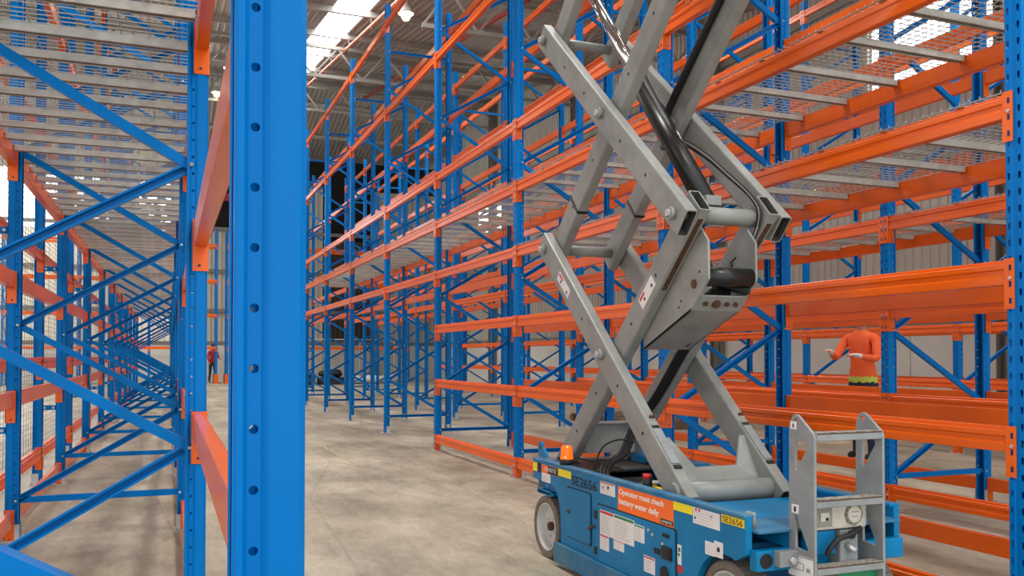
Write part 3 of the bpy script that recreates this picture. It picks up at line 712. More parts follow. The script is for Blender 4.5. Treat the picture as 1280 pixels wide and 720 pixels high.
# near end: bumper, shelf, clips
b = MB(); b.bevbox(XS+0.02, XF-0.02, 2.80, 2.845, 0.365, 0.445, 'lblue', 0.004); eb = sub(b, 'end_bumper')
b = MB(); b.cyl((2.165, 2.799, 0.405), (2.165, 2.806, 0.405), 0.030, 'ink', 18); sub(b, 'round_hole', eb)
b = MB(); b.box(2.215, 2.250, 2.7985, 2.80, 0.388, 0.428, 'white'); b.box(2.226, 2.236, 2.7978, 2.7985, 0.396, 0.418, 'ink'); sub(b, 'sticker', eb)
b = MB(); b.bevbox(XS+0.03, XF-0.03, 2.80, 3.06, 0.510, 0.522, 'lblue_worn', 0.003); sub(b, 'end_shelf')
b = MB(); b.bevbox(XS+0.06, XF-0.06, 3.06, 3.44, 0.47, 0.525, 'lblue', 0.012); sub(b, 'end_cover')
b = MB(); b.box(XS+0.03, XF-0.03, 3.05, 3.06, 0.40, 0.505, 'ink'); b.box(2.29, 2.31, 2.80, 3.05, 0.445, 0.505, 'lblue'); sub(b, 'end_recess')
for y in (2.86, 2.89): 
    b = MB(); b.cyl((2.150, y, 0.520), (2.150, y, 0.585), 0.010, 'steelgrey', 10); sub(b, 'guide_pin')

# ladder
LX0, LX1 = 2.285, 2.62
lp = [(2.668, 0.30), (2.668, 0.888), (2.676, 0.906), (2.752, 0.966)]+[(2.772+0.022*math.cos(math.radians(a)), 0.952+0.022*math.sin(math.radians(a))) for a in (110, 80, 50, 20)][::1]+[(2.808, 0.930), (2.815, 0.40), (2.815, 0.30)]
def ladder_plate(x):
    # a plate with two triangular windows and a lifting hole cut clean through
    bm = bmesh.new()
    def loop(P): 
        vs = [bm.verts.new((x, y, z)) for y, z in P]; return [bm.edges.new((vs[i], vs[(i+1) % len(vs)])) for i in range(len(vs))]
    E = loop(lp)
    E += loop([(2.775, 0.868), (2.708, 0.872), (2.704, 0.850), (2.768, 0.752), (2.777, 0.760)])
    E += loop([(2.778, 0.580), (2.770, 0.582), (2.704, 0.462), (2.706, 0.448), (2.775, 0.456)])
    E += loop([(2.772+0.012*math.cos(2*PI*i/12), 0.948+0.012*math.sin(2*PI*i/12)) for i in range(12)])
    bmesh.ops.triangle_fill(bm, edges=E, use_beauty=True)
    r = bmesh.ops.extrude_face_region(bm, geom=bm.faces[:])
    for v in [g for g in r['geom'] if isinstance(g, bmesh.types.BMVert)]: v.co.x += 0.012
    bmesh.ops.recalc_face_normals(bm, faces=bm.faces[:])
    me = bpy.data.meshes.new('ladder_side'); bm.to_mesh(me); bm.free(); me.materials.append(M['greyplate']); me.transform(Matrix.Translation((-OX, -OY, 0)))
    return new('ladder_side', me, lift, label='grey ladder side plate with triangular windows')
la = ladder_plate(LX0); lb = ladder_plate(LX1)
for z in (0.905, 0.650, 0.395):
    b = MB(); b.bevbox(LX0+0.012, LX1, 2.665, 2.715, z-0.030, z, 'greyplate', 0.004); b.box(LX0+0.016, LX1-0.004, 2.667, 2.713, z, z+0.004, 'grit'); b.box(LX0+0.014, LX1-0.002, 2.6638, 2.666, z-0.003, z+0.001, 'rust')
    sub(b, 'ladder_rung', label='grey ladder rung with gritty worn tread')
for (y0, y1, z0, z1) in ((2.80, 2.765, 0.915, 0.945), (2.795, 2.755, 0.588, 0.622)):
    b = MB(); b.box(LX0-0.0015, LX0, y1, y0, z0, z1, 'white'); b.box(LX0-0.0022, LX0-0.0014, y1+0.014, y0-0.014, z0+0.006, z1-0.008, 'ink'); sub(b, 'sticker', la)
b = MB(); b.box(LX0-0.0015, LX0, 2.675, 2.815, 0.345, 0.428, 'white'); b.box(LX0-0.0022, LX0-0.0014, 2.725, 2.795, 0.372, 0.402, 'inkgrey'); b.box(LX0-0.0026, LX0-0.002, 2.731, 2.789, 0.376, 0.398, 'white'); b.box(LX0-0.0022, LX0-0.0014, 2.690, 2.712, 0.372, 0.388, 'inkgrey'); b.box(LX0-0.0022, LX0-0.0014, 2.675, 2.815, 0.424, 0.4265, 'ink')
sub(b, 'sticker', la, label='white sticker with vehicle outline')
# charger panel and socket behind the ladder
b = MB(); b.bevbox(2.31, 2.605, 2.735, 2.80, 0.520, 0.628, 'cream', 0.008); cp_ = sub(b, 'charger_panel', label='cream plastic charger panel')
b = MB(); b.bevbox(2.345, 2.425, 2.726, 2.736, 0.535, 0.612, 'steelgrey', 0.004); b.bevbox(2.362, 2.405, 2.720, 2.728, 0.556, 0.592, 'cream', 0.003); b.cyl((2.392, 2.717, 0.566), (2.392, 2.722, 0.566), 0.007, 'ink', 10); sub(b, 'socket', cp_, label='grey power socket')
b = MB(); b.cyl((2.535, 2.729, 0.575), (2.535, 2.736, 0.575), 0.045, 'grit', 8); b.cyl((2.535, 2.726, 0.575), (2.535, 2.730, 0.575), 0.033, 'cream', 20); b.box(2.518, 2.552, 2.7245, 2.7265, 0.583, 0.587, 'inkgrey'); b.box(2.522, 2.548, 2.7245, 2.7265, 0.565, 0.569, 'inkgrey'); sub(b, 'round_dial', cp_)
b = MB(); b.bevbox(2.33, 2.46, 2.75, 2.80, 0.42, 0.515, 'lblue', 0.006); sub(b, 'control_box', label='blue control box')
b = MB(); b.bevbox(2.47, 2.56, 2.735, 2.80, 0.36, 0.515, 'greyplate', 0.006); b.cyl((2.50, 2.735, 0.455), (2.52, 2.705, 0.435), 0.012, 'zinc', 10); b.cyl((2.52, 2.735, 0.495), (2.52, 2.722, 0.495), 0.016, 'black', 10); sub(b, 'valve_box')
b = MB(); b.tube(spline([(2.56, 2.722, 0.520), (2.50, 2.715, 0.500), (2.44, 2.715, 0.485), (2.405, 2.720, 0.450), (2.395, 2.725, 0.425)]), 0.011, 'black'); sub(b, 'cable')
b = MB(); b.bevbox(2.20, LX0, 2.76, 2.80, 0.385, 0.445, 'greyplate', 0.003); b.cyl((2.255, 2.745, 0.41), (2.255, 2.765, 0.41), 0.013, 'zinc', 10); sub(b, 'ladder_bracket')
b = MB(); b.box(LX0, LX1+0.012, 2.80, 2.812, 0.30, 0.36, 'greyplate'); b.box(LX0+0.14, LX1, 2.70, 2.702, 0.30, 0.36, 'green'); sub(b, 'ladder_crossbar')

# scissor stack
YL, YR_ = 5.01, 3.51
ZJ = [0.53, 1.87, 3.19, 4.50]
HB = 0.072
def arm(x0, x1, p, q, label=None, h=HB, ext=0.085):
    """rectangular tube with open ends between two pins, in the lift's long plane"""
    p = Vector(p); q = Vector(q); d = (q-p).normalized(); n = Vector((-d.y, d.x)); p = p-d*ext; q = q+d*ext; t = 0.006; c = 0.009
    b = MB()
    oc = [(x0+c, -h), (x1-c, -h), (x1-c*0.3, -h+c*0.3), (x1, -h+c), (x1, h-c), (x1-c*0.3, h-c*0.3), (x1-c, h), (x0+c, h), (x0+c*0.3, h-c*0.3), (x0, h-c), (x0, -h+c), (x0+c*0.3, -h+c*0.3)]
    ic = [(x0+t+c, -h+t), (x1-t-c, -h+t), (x1-t-c*0.3, -h+t+c*0.3), (x1-t, -h+t+c), (x1-t, h-t-c), (x1-t-c*0.3, h-t-c*0.3), (x1-t-c, h-t), (x0+t+c, h-t), (x0+t+c*0.3, h-t-c*0.3), (x0+t, h-t-c), (x0+t, -h+t+c), (x0+t+c*0.3, -h+t+c*0.3)]
    def P(e, s_): r = e+n*s_[1]; return (s_[0], r.x, r.y)
    N = len(oc)
    for prof in (oc, ic):
        for e in (p, q): b.v += [P(e, s_) for s_ in prof]
    for i in range(N):
        j = (i+1) % N
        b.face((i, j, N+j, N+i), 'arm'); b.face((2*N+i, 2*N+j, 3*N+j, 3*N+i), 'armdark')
        b.face((i, j, 2*N+j, 2*N+i), 'arm'); b.face((N+i, N+j, 3*N+j, 3*N+i), 'arm')
    # small holes drilled along the side, welded collar at mid length
    Ln = (q-p).length; fx = x0 if x0 < 2.5 else x1
    sg = -1 if x0 < 2.5 else 1
    for f in (0.2, 0.36, 0.62, 0.78):
        c0 = p+d*Ln*f; b.cyl((fx+sg*0.0008, c0.x, c0.y), (fx-sg*0.004, c0.x, c0.y), 0.0095, 'ink', 10)
    for e in (p+d*ext, q-d*ext, (p+q)/2): b.cyl((x0-0.0015, e.x, e.y), (x1+0.0015, e.x, e.y), 0.032, 'arm', 16)
    return sub(b, 'scissor_arm', label=label)
NO, NI, FI, FO = (2.200, 2.262), (2.270, 2.332), (2.660, 2.722), (2.730, 2.792)
A = [arm(NO[0], NO[1], (YL, ZJ[1]), (YR_, ZJ[0]+0.03)), arm(FO[0], FO[1], (YL, ZJ[1]), (YR_, ZJ[0]+0.03)),
     arm(NI[0], NI[1], (4.95, ZJ[0]-0.01), (YR_, ZJ[1])), arm(FI[0], FI[1], (4.95, ZJ[0]-0.01), (YR_, ZJ[1])),
     arm(NO[0], NO[1], (YR_, ZJ[1]), (YL, ZJ[2])), arm(FO[0], FO[1], (YR_, ZJ[1]), (YL, ZJ[2])),
     arm(NI[0], NI[1], (YL, ZJ[1]), (YR_, ZJ[2])), arm(FI[0], FI[1], (YL, ZJ[1]), (YR_, ZJ[2])),
     arm(NI[0], NI[1], (YL, ZJ[2]), (YR_, ZJ[3])), arm(FI[0], FI[1], (YL, ZJ[2]), (YR_, ZJ[3])),
     arm(NO[0], NO[1], (YR_, ZJ[2]), (YL, ZJ[3])), arm(FO[0], FO[1], (YR_, ZJ[2]), (YL, ZJ[3]))]
# pins with nuts at the centres and joints
def pin(y, z, r=0.026):
    b = MB(); b.cyl((2.188, y, z), (2.345, y, z), r*0.7, 'greyplate', 12); b.cyl((2.647, y, z), (2.804, y, z), r*0.7, 'greyplate', 12)
    for x in (2.172, 2.804): b.cyl((x, y, z), (x+0.018, y, z), r, 'arm', 14)
    b.cyl((2.160, y, z), (2.172, y, z), r*0.62, 'zinc', 6, smooth=False); sub(b, 'pivot_pin')
for i in (0, 1, 2): pin((YL+YR_)/2-0.02, (ZJ[i]+ZJ[i+1])/2+(0.01 if i == 0 else 0), 0.030)
for y in (YL, YR_):
    for z in ZJ[1:3]: pin(y, z, 0.030)
for (y, z, r) in ((YR_, ZJ[1], 0.042), (YL, ZJ[1], 0.033), (YL, ZJ[2], 0.030), (YR_, ZJ[2], 0.036)):
    b = MB(); b.cyl((2.332, y, z), (2.660, y, z), r, 'arm', 20); sub(b, 'cross_tube')
# bottom fixed tube with its forked plate
b = MB(); b.cyl((2.18, YR_, ZJ[0]+0.03), (2.81, YR_, ZJ[0]+0.03), 0.052, 'arm', 20); sub(b, 'cross_tube')
b = MB()
b.plate([(2.262, 3.575, 0.585), (2.730, 3.575, 0.585), (2.730, 3.700, 0.80), (2.700, 3.700, 0.80), (2.640, 3.640, 0.66), (2.40, 3.640, 0.66), (2.300, 3.72, 0.80), (2.262, 3.72, 0.80)], 0.012, 1, 'arm')
sub(b, 'forked_plate')
b = MB(); b.plate([(2.332, 4.70, 0.635), (2.660, 4.70, 0.635), (2.660, 4.70, 0.80), (2.332, 4.70, 0.80)], 0.012, 1, 'arm'); b.box(2.332, 2.660, 4.66, 4.76, 0.795, 0.805, 'arm'); b.box(2.332, 2.66, 4.70, 4.86, 0.62, 0.632, 'arm'); sub(b, 'cross_plate')
for x in (2.27, 2.66):
    b = MB(); b.cyl((x, 4.95, 0.52), (x+0.062, 4.95, 0.52), 0.055, 'steelgrey', 16); sub(b, 'slide_roller')
# bolted caps on the lower arm ends
for x0, x1 in (NO, FO):
    d = Vector((YR_-YL, ZJ[0]+0.03-ZJ[1])).normalized(); n = Vector((-d.y, d.x))
    if n.y < 0: n = -n
    for f, t in ((0.24, 0.10),):
        e0 = Vector((YR_, ZJ[0]+0.03))-d*0.38; e1 = Vector((YR_, ZJ[0]+0.03))-d*0.12
        b = MB(); h0, h1 = HB+0.0005, HB+0.006
        P = [e0+n*h0, e1+n*h0, e1+n*h1, e0+n*h1]; b.plate([(x0+0.008, p.x, p.y) for p in P], x1-x0-0.016, 0, 'greyplate')
        for q in (0.05, 0.09):
            c = e0-d*0.05+n*h0; b.cyl((x0+0.012+q*0.4, c.x, c.y), (x0+0.012+q*0.4, (c+n*0.012).x, (c+n*0.012).y), 0.008, 'rust', 6)
        for ee in (e0+d*0.01, e1+d*0.012):
            P = [ee+n*(h0+0.001), ee+d*0.02+n*(h0+0.001), ee+d*0.02+n*(h1+0.001), ee+n*(h1+0.001)]; b.plate([(x0+0.010, p.x, p.y) for p in P], x1-x0-0.020, 0, 'ink')
        sub(b, 'arm_cap', A[0] if x0 < 2.5 else A[1])
# warning stickers on the arms
def armsticker(arm_o, x, p, q, f0, f1, hw, shift=0.0, side=-1):
    p = Vector(p); q = Vector(q); d = (q-p); Ln = d.length; d.normalize(); n = Vector((-d.y, d.x)); b = MB()
    def quad(fa, fb, ha, hb, t, mt):
        P = [p+d*Ln*fa+n*(ha), p+d*Ln*fb+n*(ha), p+d*Ln*fb+n*(hb), p+d*Ln*fa+n*(hb)]; b.plate([(x+side*t, e.x, e.y) for e in P], 0.0012*(-side), 0, mt)
    quad(f0, f1, -hw+shift, hw+shift, 0.0016, 'white'); quad(f0+(f1-f0)*0.06, f0+(f1-f0)*0.40, -hw+shift+0.008, -hw+shift+0.022, 0.0024, 'red')
    for k in (0.25, 0.78): quad(f0+(f1-f0)*k, f0+(f1-f0)*(k+0.08), shift, shift+0.016, 0.0024, 'ink')
    sub(b, 'sticker', arm_o, label='white warning sticker')
armsticker(A[0], NO[0], (YL, ZJ[1]), (YR_, ZJ[0]+0.03), 0.135, 0.235, 0.030)
armsticker(A[2], NI[0], (4.95, ZJ[0]-0.01), (YR_, ZJ[1]), 0.70, 0.79, 0.034)
# rust worn inside the upper end of the inner near arm, straps on the upper arms
for (x0, x1) in (NI, FI):
    d = Vector((YR_-4.95, ZJ[1]-ZJ[0]+0.01)).normalized(); n = Vector((-d.y, d.x)); n = n if n.y < 0 else -n
    e0 = Vector((YR_, ZJ[1]))-d*0.42; e1 = Vector((YR_, ZJ[1]))+d*0.03; b = MB()
    P = [e0+n*(HB+0.0004), e1+n*(HB+0.0004), e1+n*(HB+0.002), e0+n*(HB+0.002)]; b.plate([(x0+0.016, p.x, p.y) for p in P], x1-x0-0.034, 0, 'rust'); sub(b, 'rust_streak', A[2] if x0 < 2.5 else A[3], label='brown rusty wear')
for (x0, x1), ar in ((NI, A[6]), (FI, A[7])):
    d = Vector((YR_-YL, ZJ[2]-ZJ[1])).normalized(); n = Vector((-d.y, d.x)); e = Vector((YL, ZJ[1]))+d*0.36; b = MB(); h = HB+0.003
    P = [e-n*h, e+d*0.018-n*h, e+d*0.018+n*h, e+n*h]; b.plate([(x0-0.003, p.x, p.y) for p in P], x1-x0+0.006, 0, 'blacksteel'); sub(b, 'strap', ar)
# cylinder box hung between the lower inner arms
ga = [(4.005, 1.244), (3.600, 1.405), (3.430, 1.745), (3.60, 1.66)]
dB = Vector((YR_-4.95, ZJ[1]-ZJ[0]+0.01)).normalized(); nB = Vector((-dB.y, dB.x)); nB = nB if nB.y < 0 else -nB
def onB(f, off): e = Vector((4.95, ZJ[0]-0.01))+(Vector((YR_, ZJ[1]))-Vector((4.95, ZJ[0]-0.01)))*f+nB*off; return (e.x, e.y)
gus = [(4.02, 1.236), onB(0.62, HB-0.02), onB(0.985, HB-0.02), (3.434, 1.74), (3.432, 1.56), (3.575, 1.42)]
for x in (2.334, 2.600):
    b = MB(); b.plate([(x, y, z) for y, z in gus], 0.012, 0, 'arm')
    c = (3.545, 1.545); b.cyl((x-0.006, c[0], c[1]), (x+0.018, c[0], c[1]), 0.022, 'rust', 14)
    for c in ((3.50, 1.60), (3.66, 1.47), (3.68, 1.44)): b.cyl((x-0.002, c[0], c[1]), (x+0.014, c[0], c[1]), 0.006, 'ink', 8)
    sub(b, 'gusset')
b = MB(); g0, g1 = gus[0], gus[5]
b.plate([(2.334, g0[0], g0[1]), (2.612, g0[0], g0[1]), (2.612, g1[0], g1[1]), (2.334, g1[0], g1[1])], 0.010, 2, 'arm'); sub(b, 'pan')
b = MB(); g2 = (3.505, 1.485); b.plate([(2.346, g1[0], g1[1]), (2.600, g1[0], g1[1]), (2.600, g2[0], g2[1]), (2.346, g2[0], g2[1])], 0.006, 2, 'arm')
gm = ((g1[0]+g2[0])/2, (g1[1]+g2[1])/2)
for x in (2.39, 2.45, 2.51, 2.56): b.cyl((x, gm[0]-0.012, gm[1]-0.004), (x, gm[0]+0.004, gm[1]+0.004), 0.012 if x != 2.45 else 0.022, 'rust', 10)
sub(b, 'pan_lip')
c = (3.475, 1.575); b = MB(); b.cyl((2.346, c[0], c[1]), (2.600, c[0], c[1]), 0.046, 'blacksteel', 20); sub(b, 'pivot_drum', label='dark greasy pivot drum')
# hydraulic cylinders
b = MB(); b.cyl((2.50, 3.66, 1.93), (2.50, 4.37, 2.79), 0.054, 'blacksteel', 24); b.cyl((2.50, 4.37, 2.79), (2.50, 4.395, 2.82), 0.058, 'blacksteel', 24); b.cyl((2.575, 3.80, 2.08), (2.575, 4.28, 2.66), 0.014, 'blacksteel', 8); up = sub(b, 'lift_cylinder', label='black hydraulic lift cylinder')
b = MB(); b.cyl((2.50, 4.37, 2.79), (2.50, 5.10, 3.70), 0.034, 'chrome', 20); sub(b, 'piston_rod', up, label='bright chrome piston rod')
b = MB(); b.cyl((2.50, 4.00, 1.30), (2.50, 3.56, 1.52), 0.050, 'blacksteel', 24); lo_ = sub(b, 'lift_cylinder', label='black hydraulic lift cylinder')
b = MB(); b.tube([(2.57, 3.98, 1.26), (2.57, 3.60, 1.46)], 0.012, 'blacksteel'); sub(b, 'pressure_pipe', lo_)
b = MB(); b.bevbox(2.44, 2.53, 3.60, 3.76, 1.925, 1.99, 'arm', 0.004); b.box(2.44, 2.53, 3.585, 3.60, 1.87, 1.94, 'blacksteel'); sub(b, 'cylinder_bracket')
# trailing hoses
for off, m_, r in ((0, 'black', 0.010), (0.024, 'steelgrey', 0.009), (0.042, 'black', 0.007)):
    b = MB(); b.tube(spline([(2.64, 4.34, 2.50), (2.61, 4.28, 2.42-off), (2.60, 4.06, 2.36+off*0.4), (2.62, 3.86, 2.24+off*0.5), (2.63, 3.70, 2.12+off*0.4), (2.64, 3.52-off*0.3, 1.98), (2.645, 3.46-off*0.3, 1.88), (2.63, 3.50, 1.76-off*0.2), (2.60, 3.62, 1.66-off*0.3)]), r, m_, 8); sub(b, 'hose', label='cable hose looping down the arms')
for off in (0, 0.026):
    b = MB(); b.tube(spline([(2.40+off, 3.62, 1.86), (2.42+off, 3.62, 1.72), (2.46+off, 3.58, 1.60-off), (2.52+off, 3.53, 1.535-off*0.5), (2.595, 3.47, 1.52-off*0.5)]), 0.012, 'black', 8); sub(b, 'hose', label='cable hose looping down the arms')
b = MB(); b.tube(spline([(2.642, 3.42, 3.36), (2.642, 3.60, 3.19), (2.642, 4.0, 2.84), (2.642, 4.27, 2.60), (2.642, 4.36, 2.47)]), 0.022, 'black', 8); sub(b, 'hose', label='black cable sleeve along the inner arm')

# ------------------------------------------------------------------ end of the hall: fence, sacks, pallets
def fence(x0, x1, y, label):
    t = thing('mesh_fence', label, 'fence', ((x0+x1)/2, y, 0)); w = (x1-x0)/2; n = 3
    for i in range(n+1):
        x = -w+2*w*i/n; b = MB(); b.cyl((x, 0, 0), (x, 0, 2.02), 0.035, 'post', 10); new('post', b.mesh('post'), t)
    b = MB(); b.cyl((-w, 0, 2.0), (w, 0, 2.0), 0.03, 'post', 8); new('top_rail', b.mesh('top_rail'), t)
    b = MB(); q = 0.003; x = -w
    while x < w: b.prism([(-q, -q), (q, -q), (q, q), (-q, q)], (x, 0, 0.1), (x, 0, 1.98), (0, 1, 0), 'fencewire', caps=False); x += 0.12
    z = 0.1
    while z < 1.95: b.prism([(-q, -q), (q, -q), (q, q), (-q, q)], (-w, 0, z), (w, 0, z), (0, 0, 1), 'fencewire', caps=False); z += 0.12
    new('wire_infill', b.mesh('wire_infill'), t, kind='stuff')
fence(5.2, 10.2, 41.4, 'low wire fence with white tube posts near the end wall')
def pallet(x, y, z, label, mt='pallet', group=None, ang=0.0):
    t = thing('pallet', label, 'pallet', (x, y, z), (0, 0, ang), group)
    for i in range(7): b = MB(); b.box(-0.58, 0.58, -0.58+i*0.165, -0.58+i*0.165+0.12, 0.125, 0.147, mt); new('board', b.mesh('board'), t)
    for yy in (-0.58, -0.06, 0.46): b = MB(); b.box(-0.58, 0.58, yy, yy+0.12, 0.022, 0.125, mt); new('bearer', b.mesh('bearer'), t)
    for i in (0, 3, 6): b = MB(); b.box(-0.58, 0.58, -0.58+i*0.165, -0.58+i*0.165+0.12, 0.0, 0.022, mt); new('board', b.mesh('board'), t)
for i in range(3): pallet(5.1+0.03*i, 37.4, 0.147*i, 'black plastic pallet, %s of the stack beyond the racks' % ('lowest', 'middle', 'topmost')[i], group='stacked black pallets', ang=0.03*i)
for i in range(2): pallet(6.6, 37.8+0.02*i, 0.147*i, 'black pallet beside the stack beyond the racks, %s' % ('lower one', 'upper one')[i], group='stacked black pallets', ang=-0.05)
def blob(name, label, cat, x, y, z, sx, sy, sz, mt, group=None, seed=0):
    bm = bmesh.new(); bmesh.ops.create_icosphere(bm, subdivisions=3, radius=1); rn = random.Random(seed)
    ph = [rn.uniform(0, 6) for _ in range(6)]
    for v in bm.verts:
        c = v.co; k = 1+0.10*math.sin(4*c.x+ph[0])+0.08*math.sin(5*c.y+ph[1])+0.05*math.sin(9*c.z+ph[2]+3*c.x)
        zz = c.z*k; zz = max(zz, -0.8)
        v.co = Vector((c.x*k*sx, c.y*k*sy, (zz+0.8)*sz))
    for f in bm.faces: f.smooth = True
    me = bpy.data.meshes.new(name); bm.to_mesh(me); bm.free(); me.materials.append(M[mt]); return thing(name, label, cat, (x, y, z), data=me, group=group)
blob('sack', 'orange sack slumped on the stack of black pallets', 'sack', 5.05, 37.4, 0.441, 0.5, 0.45, 0.16, 'pipe', seed=1)
blob('sack', 'black sack slumped beside the orange sack on pallets', 'sack', 6.55, 37.8, 0.294, 0.5, 0.45, 0.20, 'black', seed=2)
for i, (x, y, lw) in enumerate(((7.55, 38.0, 'leftmost'), (8.5, 38.3, 'middle'), (9.3, 38.5, 'rightmost'))):
    blob('sack', 'white plastic sack on the floor by the fence, %s of three' % lw, 'sack', x, y, 0, 0.48, 0.35, 0.22, 'bagwhite', 'white sacks by the fence', 5+i)
for i in range(2): pallet(7.6, 12.9+1.35*i, 0, 'wooden pallet on the floor between the second and third racks, %s' % ('nearer', 'farther')[i], 'palwood', 'wooden pallets behind the second rack')

# ------------------------------------------------------------------ people
def person(label, loc, rz_, J, cloth, head_turn=0.0, hands=True, helmet=False):
    """one continuous skinned body; clothes are coloured regions of that surface. J: joint offsets"""
    bm_v = []; bm_e = []; rad = []
    def V(p, r): bm_v.append(p); rad.append(r); return len(bm_v)-1
    def Ed(a, b_): bm_e.append((a, b_))
    hip = V((0, 0, 0.96), (0.155, 0.115)); wst = V((0, 0.01, 1.10), (0.140, 0.105)); chs = V((0, J.get('lean', 0), 1.28), (0.165, 0.12)); shc = V((0, J.get('lean', 0)*1.2, 1.42), (0.13, 0.09))
    nk = V((0, J.get('lean', 0)*1.25, 1.51), (0.058, 0.058)); nk2 = V((0, J.get('lean', 0)*1.3+0.01, 1.565), (0.062, 0.066))
    for a, b_ in ((hip, wst), (wst, chs), (chs, shc), (shc, nk), (nk, nk2)): Ed(a, b_)
    hd = V((0, J.get('lean', 0)*1.3+0.02, 1.64), (0.082, 0.098)); ht = V((0, J.get('lean', 0)*1.3+0.015, 1.71), (0.070, 0.085)); Ed(nk2, hd); Ed(hd, ht)
    marks = {}
    for s in (-1, 1):
        L = J['legs'][0 if s < 0 else 1]
        a = V((s*0.095, 0, 0.88), (0.098, 0.10)); k = V((s*0.105+L[0], L[1], 0.50), (0.062, 0.066)); n = V((s*0.11+L[2], L[3], 0.09), (0.045, 0.048)); f = V((s*0.115+L[2], L[3]+0.03, 0.045), (0.045, 0.04)); t = V((s*0.125+L[2], L[3]+0.17, 0.035), (0.040, 0.030))
        for p, q in ((hip, a), (a, k), (k, n), (n, f), (f, t)): Ed(p, q)
        A = J['arms'][0 if s < 0 else 1]; y0 = J.get('lean', 0)*1.2
        sh = V((s*0.185, y0, 1.405), (0.068, 0.066)); el = V((s*0.185+A[0], y0+A[1], 1.405+A[2]), (0.047, 0.047)); wr_ = V((s*0.185+A[3], y0+A[4], 1.405+A[5]), (0.032, 0.034))
        dd = (Vector(bm_v[wr_])-Vector(bm_v[el])).normalized(); pm = V(tuple(Vector(bm_v[wr_])+dd*0.075), (0.036, 0.022))
        for p, q in ((shc, sh), (sh, el), (el, wr_), (wr_, pm)): Ed(p, q)
        sidev = dd.cross(Vector((0, 0, 1))); sidev = sidev.normalized() if sidev.length > 0.1 else Vector((1, 0, 0)); dn = dd.cross(sidev).normalized()
        for i, ln in enumerate((0.070, 0.082, 0.076, 0.058)):
            o = Vector(bm_v[pm])+sidev*(-0.027+0.018*i); f1 = V(tuple(o+dd*0.03), (0.0095, 0.0095)); f2 = V(tuple(o+dd*(0.03+ln*0.5)+dn*0.008), (0.0085, 0.0085)); f3 = V(tuple(o+dd*(0.03+ln*0.9)+dn*0.026), (0.0075, 0.0075)); Ed(pm, f1); Ed(f1, f2); Ed(f2, f3)
        th = Vector(bm_v[wr_])+dd*0.03; t1 = V(tuple(th-sidev*0.035+dd*0.015), (0.012, 0.012)); t2 = V(tuple(th-sidev*0.052+dd*0.052), (0.0095, 0.0095)); Ed(wr_, t1); Ed(t1, t2)
        marks[s] = (Vector(bm_v[sh]), Vector(bm_v[el]), Vector(bm_v[wr_]))
    me = bpy.data.meshes.new('person'); me.from_pydata(bm_v, bm_e, []); o = bpy.data.objects.new('tmp', me); COL.objects.link(o)
    md = o.modifiers.new('skin', 'SKIN'); md.use_smooth_shade = True; o.modifiers.new('sub', 'SUBSURF').levels = 3
    sv = me.skin_vertices[0].data
    for i, r in enumerate(rad): sv[i].radius = r
    sv[0].use_root = True
    dg = bpy.context.evaluated_depsgraph_get(); body = bpy.data.meshes.new_from_object(o.evaluated_get(dg)); bpy.data.objects.remove(o)
    body.name = 'person'; body.materials.clear()
    order = ['skin', cloth['top'], cloth['legs'], cloth.get('band', cloth['top']), 'black', cloth.get('glove', 'skin')]
    for nme in order: body.materials.append(M[nme])
    lean = J.get('lean', 0)
    for p in body.polygons:
        c = p.center; m = 1
        hand = any((c-marks[s][2]).length < 0.16 and (c-marks[s][2]).dot((marks[s][2]-marks[s][1]).normalized()) > -0.01 for s in (-1, 1))
        if hand: m = 5
        elif c.z > 1.505 and abs(c.x) < 0.11: m = 0
        elif c.z < 0.075: m = 4
        elif c.z < 0.90 and abs(c.x) < 0.32 and not any((c-marks[s][1]).length < 0.2 for s in (-1, 1)): m = 2
        elif cloth.get('band') and c.z < 0.965 and abs(c.x) < 0.22: m = 3
        p.material_index = m
    t = thing('person', label, 'person', loc, (0, 0, rz_), data=body)
    # face and hair
    hy = lean*1.3
    b = MB()
    for s in (-1, 1): b.cyl((s*0.032, hy+0.112, 1.655), (s*0.032, hy+0.122, 1.655), 0.010, 'white', 10); b.cyl((s*0.032, hy+0.120, 1.655), (s*0.032, hy+0.1245, 1.655), 0.005, 'ink', 8)
    new('eyes', b.mesh('eyes'), t)
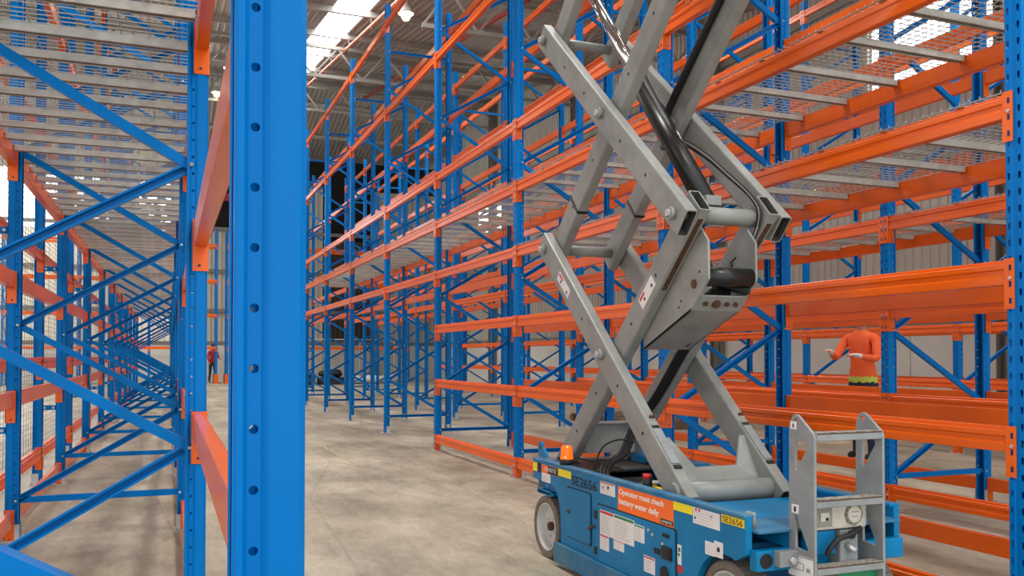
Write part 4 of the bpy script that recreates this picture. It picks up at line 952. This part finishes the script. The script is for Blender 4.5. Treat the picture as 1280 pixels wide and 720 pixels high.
    b = MB(); k = len(b.v); b.v += [(-0.008, hy+0.108, 1.655), (0.008, hy+0.108, 1.655), (0.017, hy+0.108, 1.615), (-0.017, hy+0.108, 1.615), (0, hy+0.146, 1.622)]
    for q in ((0, 1, 4), (1, 2, 4), (2, 3, 4), (3, 0, 4)): b.face([k+i for i in q], 'skin')
    new('nose', b.mesh('nose'), t)
    b = MB(); b.box(-0.025, 0.025, hy+0.102, hy+0.114, 1.588, 1.597, 'redshirt'); new('mouth', b.mesh('mouth'), t)
    for s in (-1, 1):
        b = MB(); b.bevbox(s*0.083-0.008, s*0.083+0.008, hy-0.005, hy+0.035, 1.61, 1.665, 'skin', 0.006); new('ear', b.mesh('ear'), t)
    bm = bmesh.new(); bmesh.ops.create_uvsphere(bm, u_segments=20, v_segments=12, radius=1)
    bmesh.ops.delete(bm, geom=[v for v in bm.verts if v.co.z < -0.05 and v.co.y > -0.3 or v.co.z < -0.6], context='VERTS')
    for v in bm.verts: v.co = Vector((v.co.x*0.093, hy+0.010+v.co.y*0.112, 1.685+v.co.z*0.10))
    mh = bpy.data.meshes.new('hair'); bm.to_mesh(mh); bm.free(); mh.materials.append(M['hair']); new('hair', mh, t)
    return t
person('person in orange work shirt with lime waist band working behind the second rack', (7.62, 8.04, 0), 1.9,
       {'legs': [(0, 0.03, 0, 0.02), (0, -0.02, 0.02, -0.08)], 'arms': [(-0.06, 0.12, -0.24, 0.02, 0.36, -0.20), (0.06, 0.16, -0.22, -0.02, 0.40, -0.16)], 'lean': 0.03},
       {'top': 'hivis', 'legs': 'navy', 'band': 'lime', 'glove': 'white'})
person('tiny distant person in red shirt at the far end of the aisle', (1.95, 43.0, 0), PI+0.3,
       {'legs': [(0, 0.02, -0.02, 0.02), (0, 0.0, 0.03, -0.03)], 'arms': [(-0.05, 0.08, -0.26, -0.02, 0.28, -0.30), (0.06, 0.02, -0.27, 0.06, 0.16, -0.46)], 'lean': 0.04},
       {'top': 'redshirt', 'legs': 'navy'})
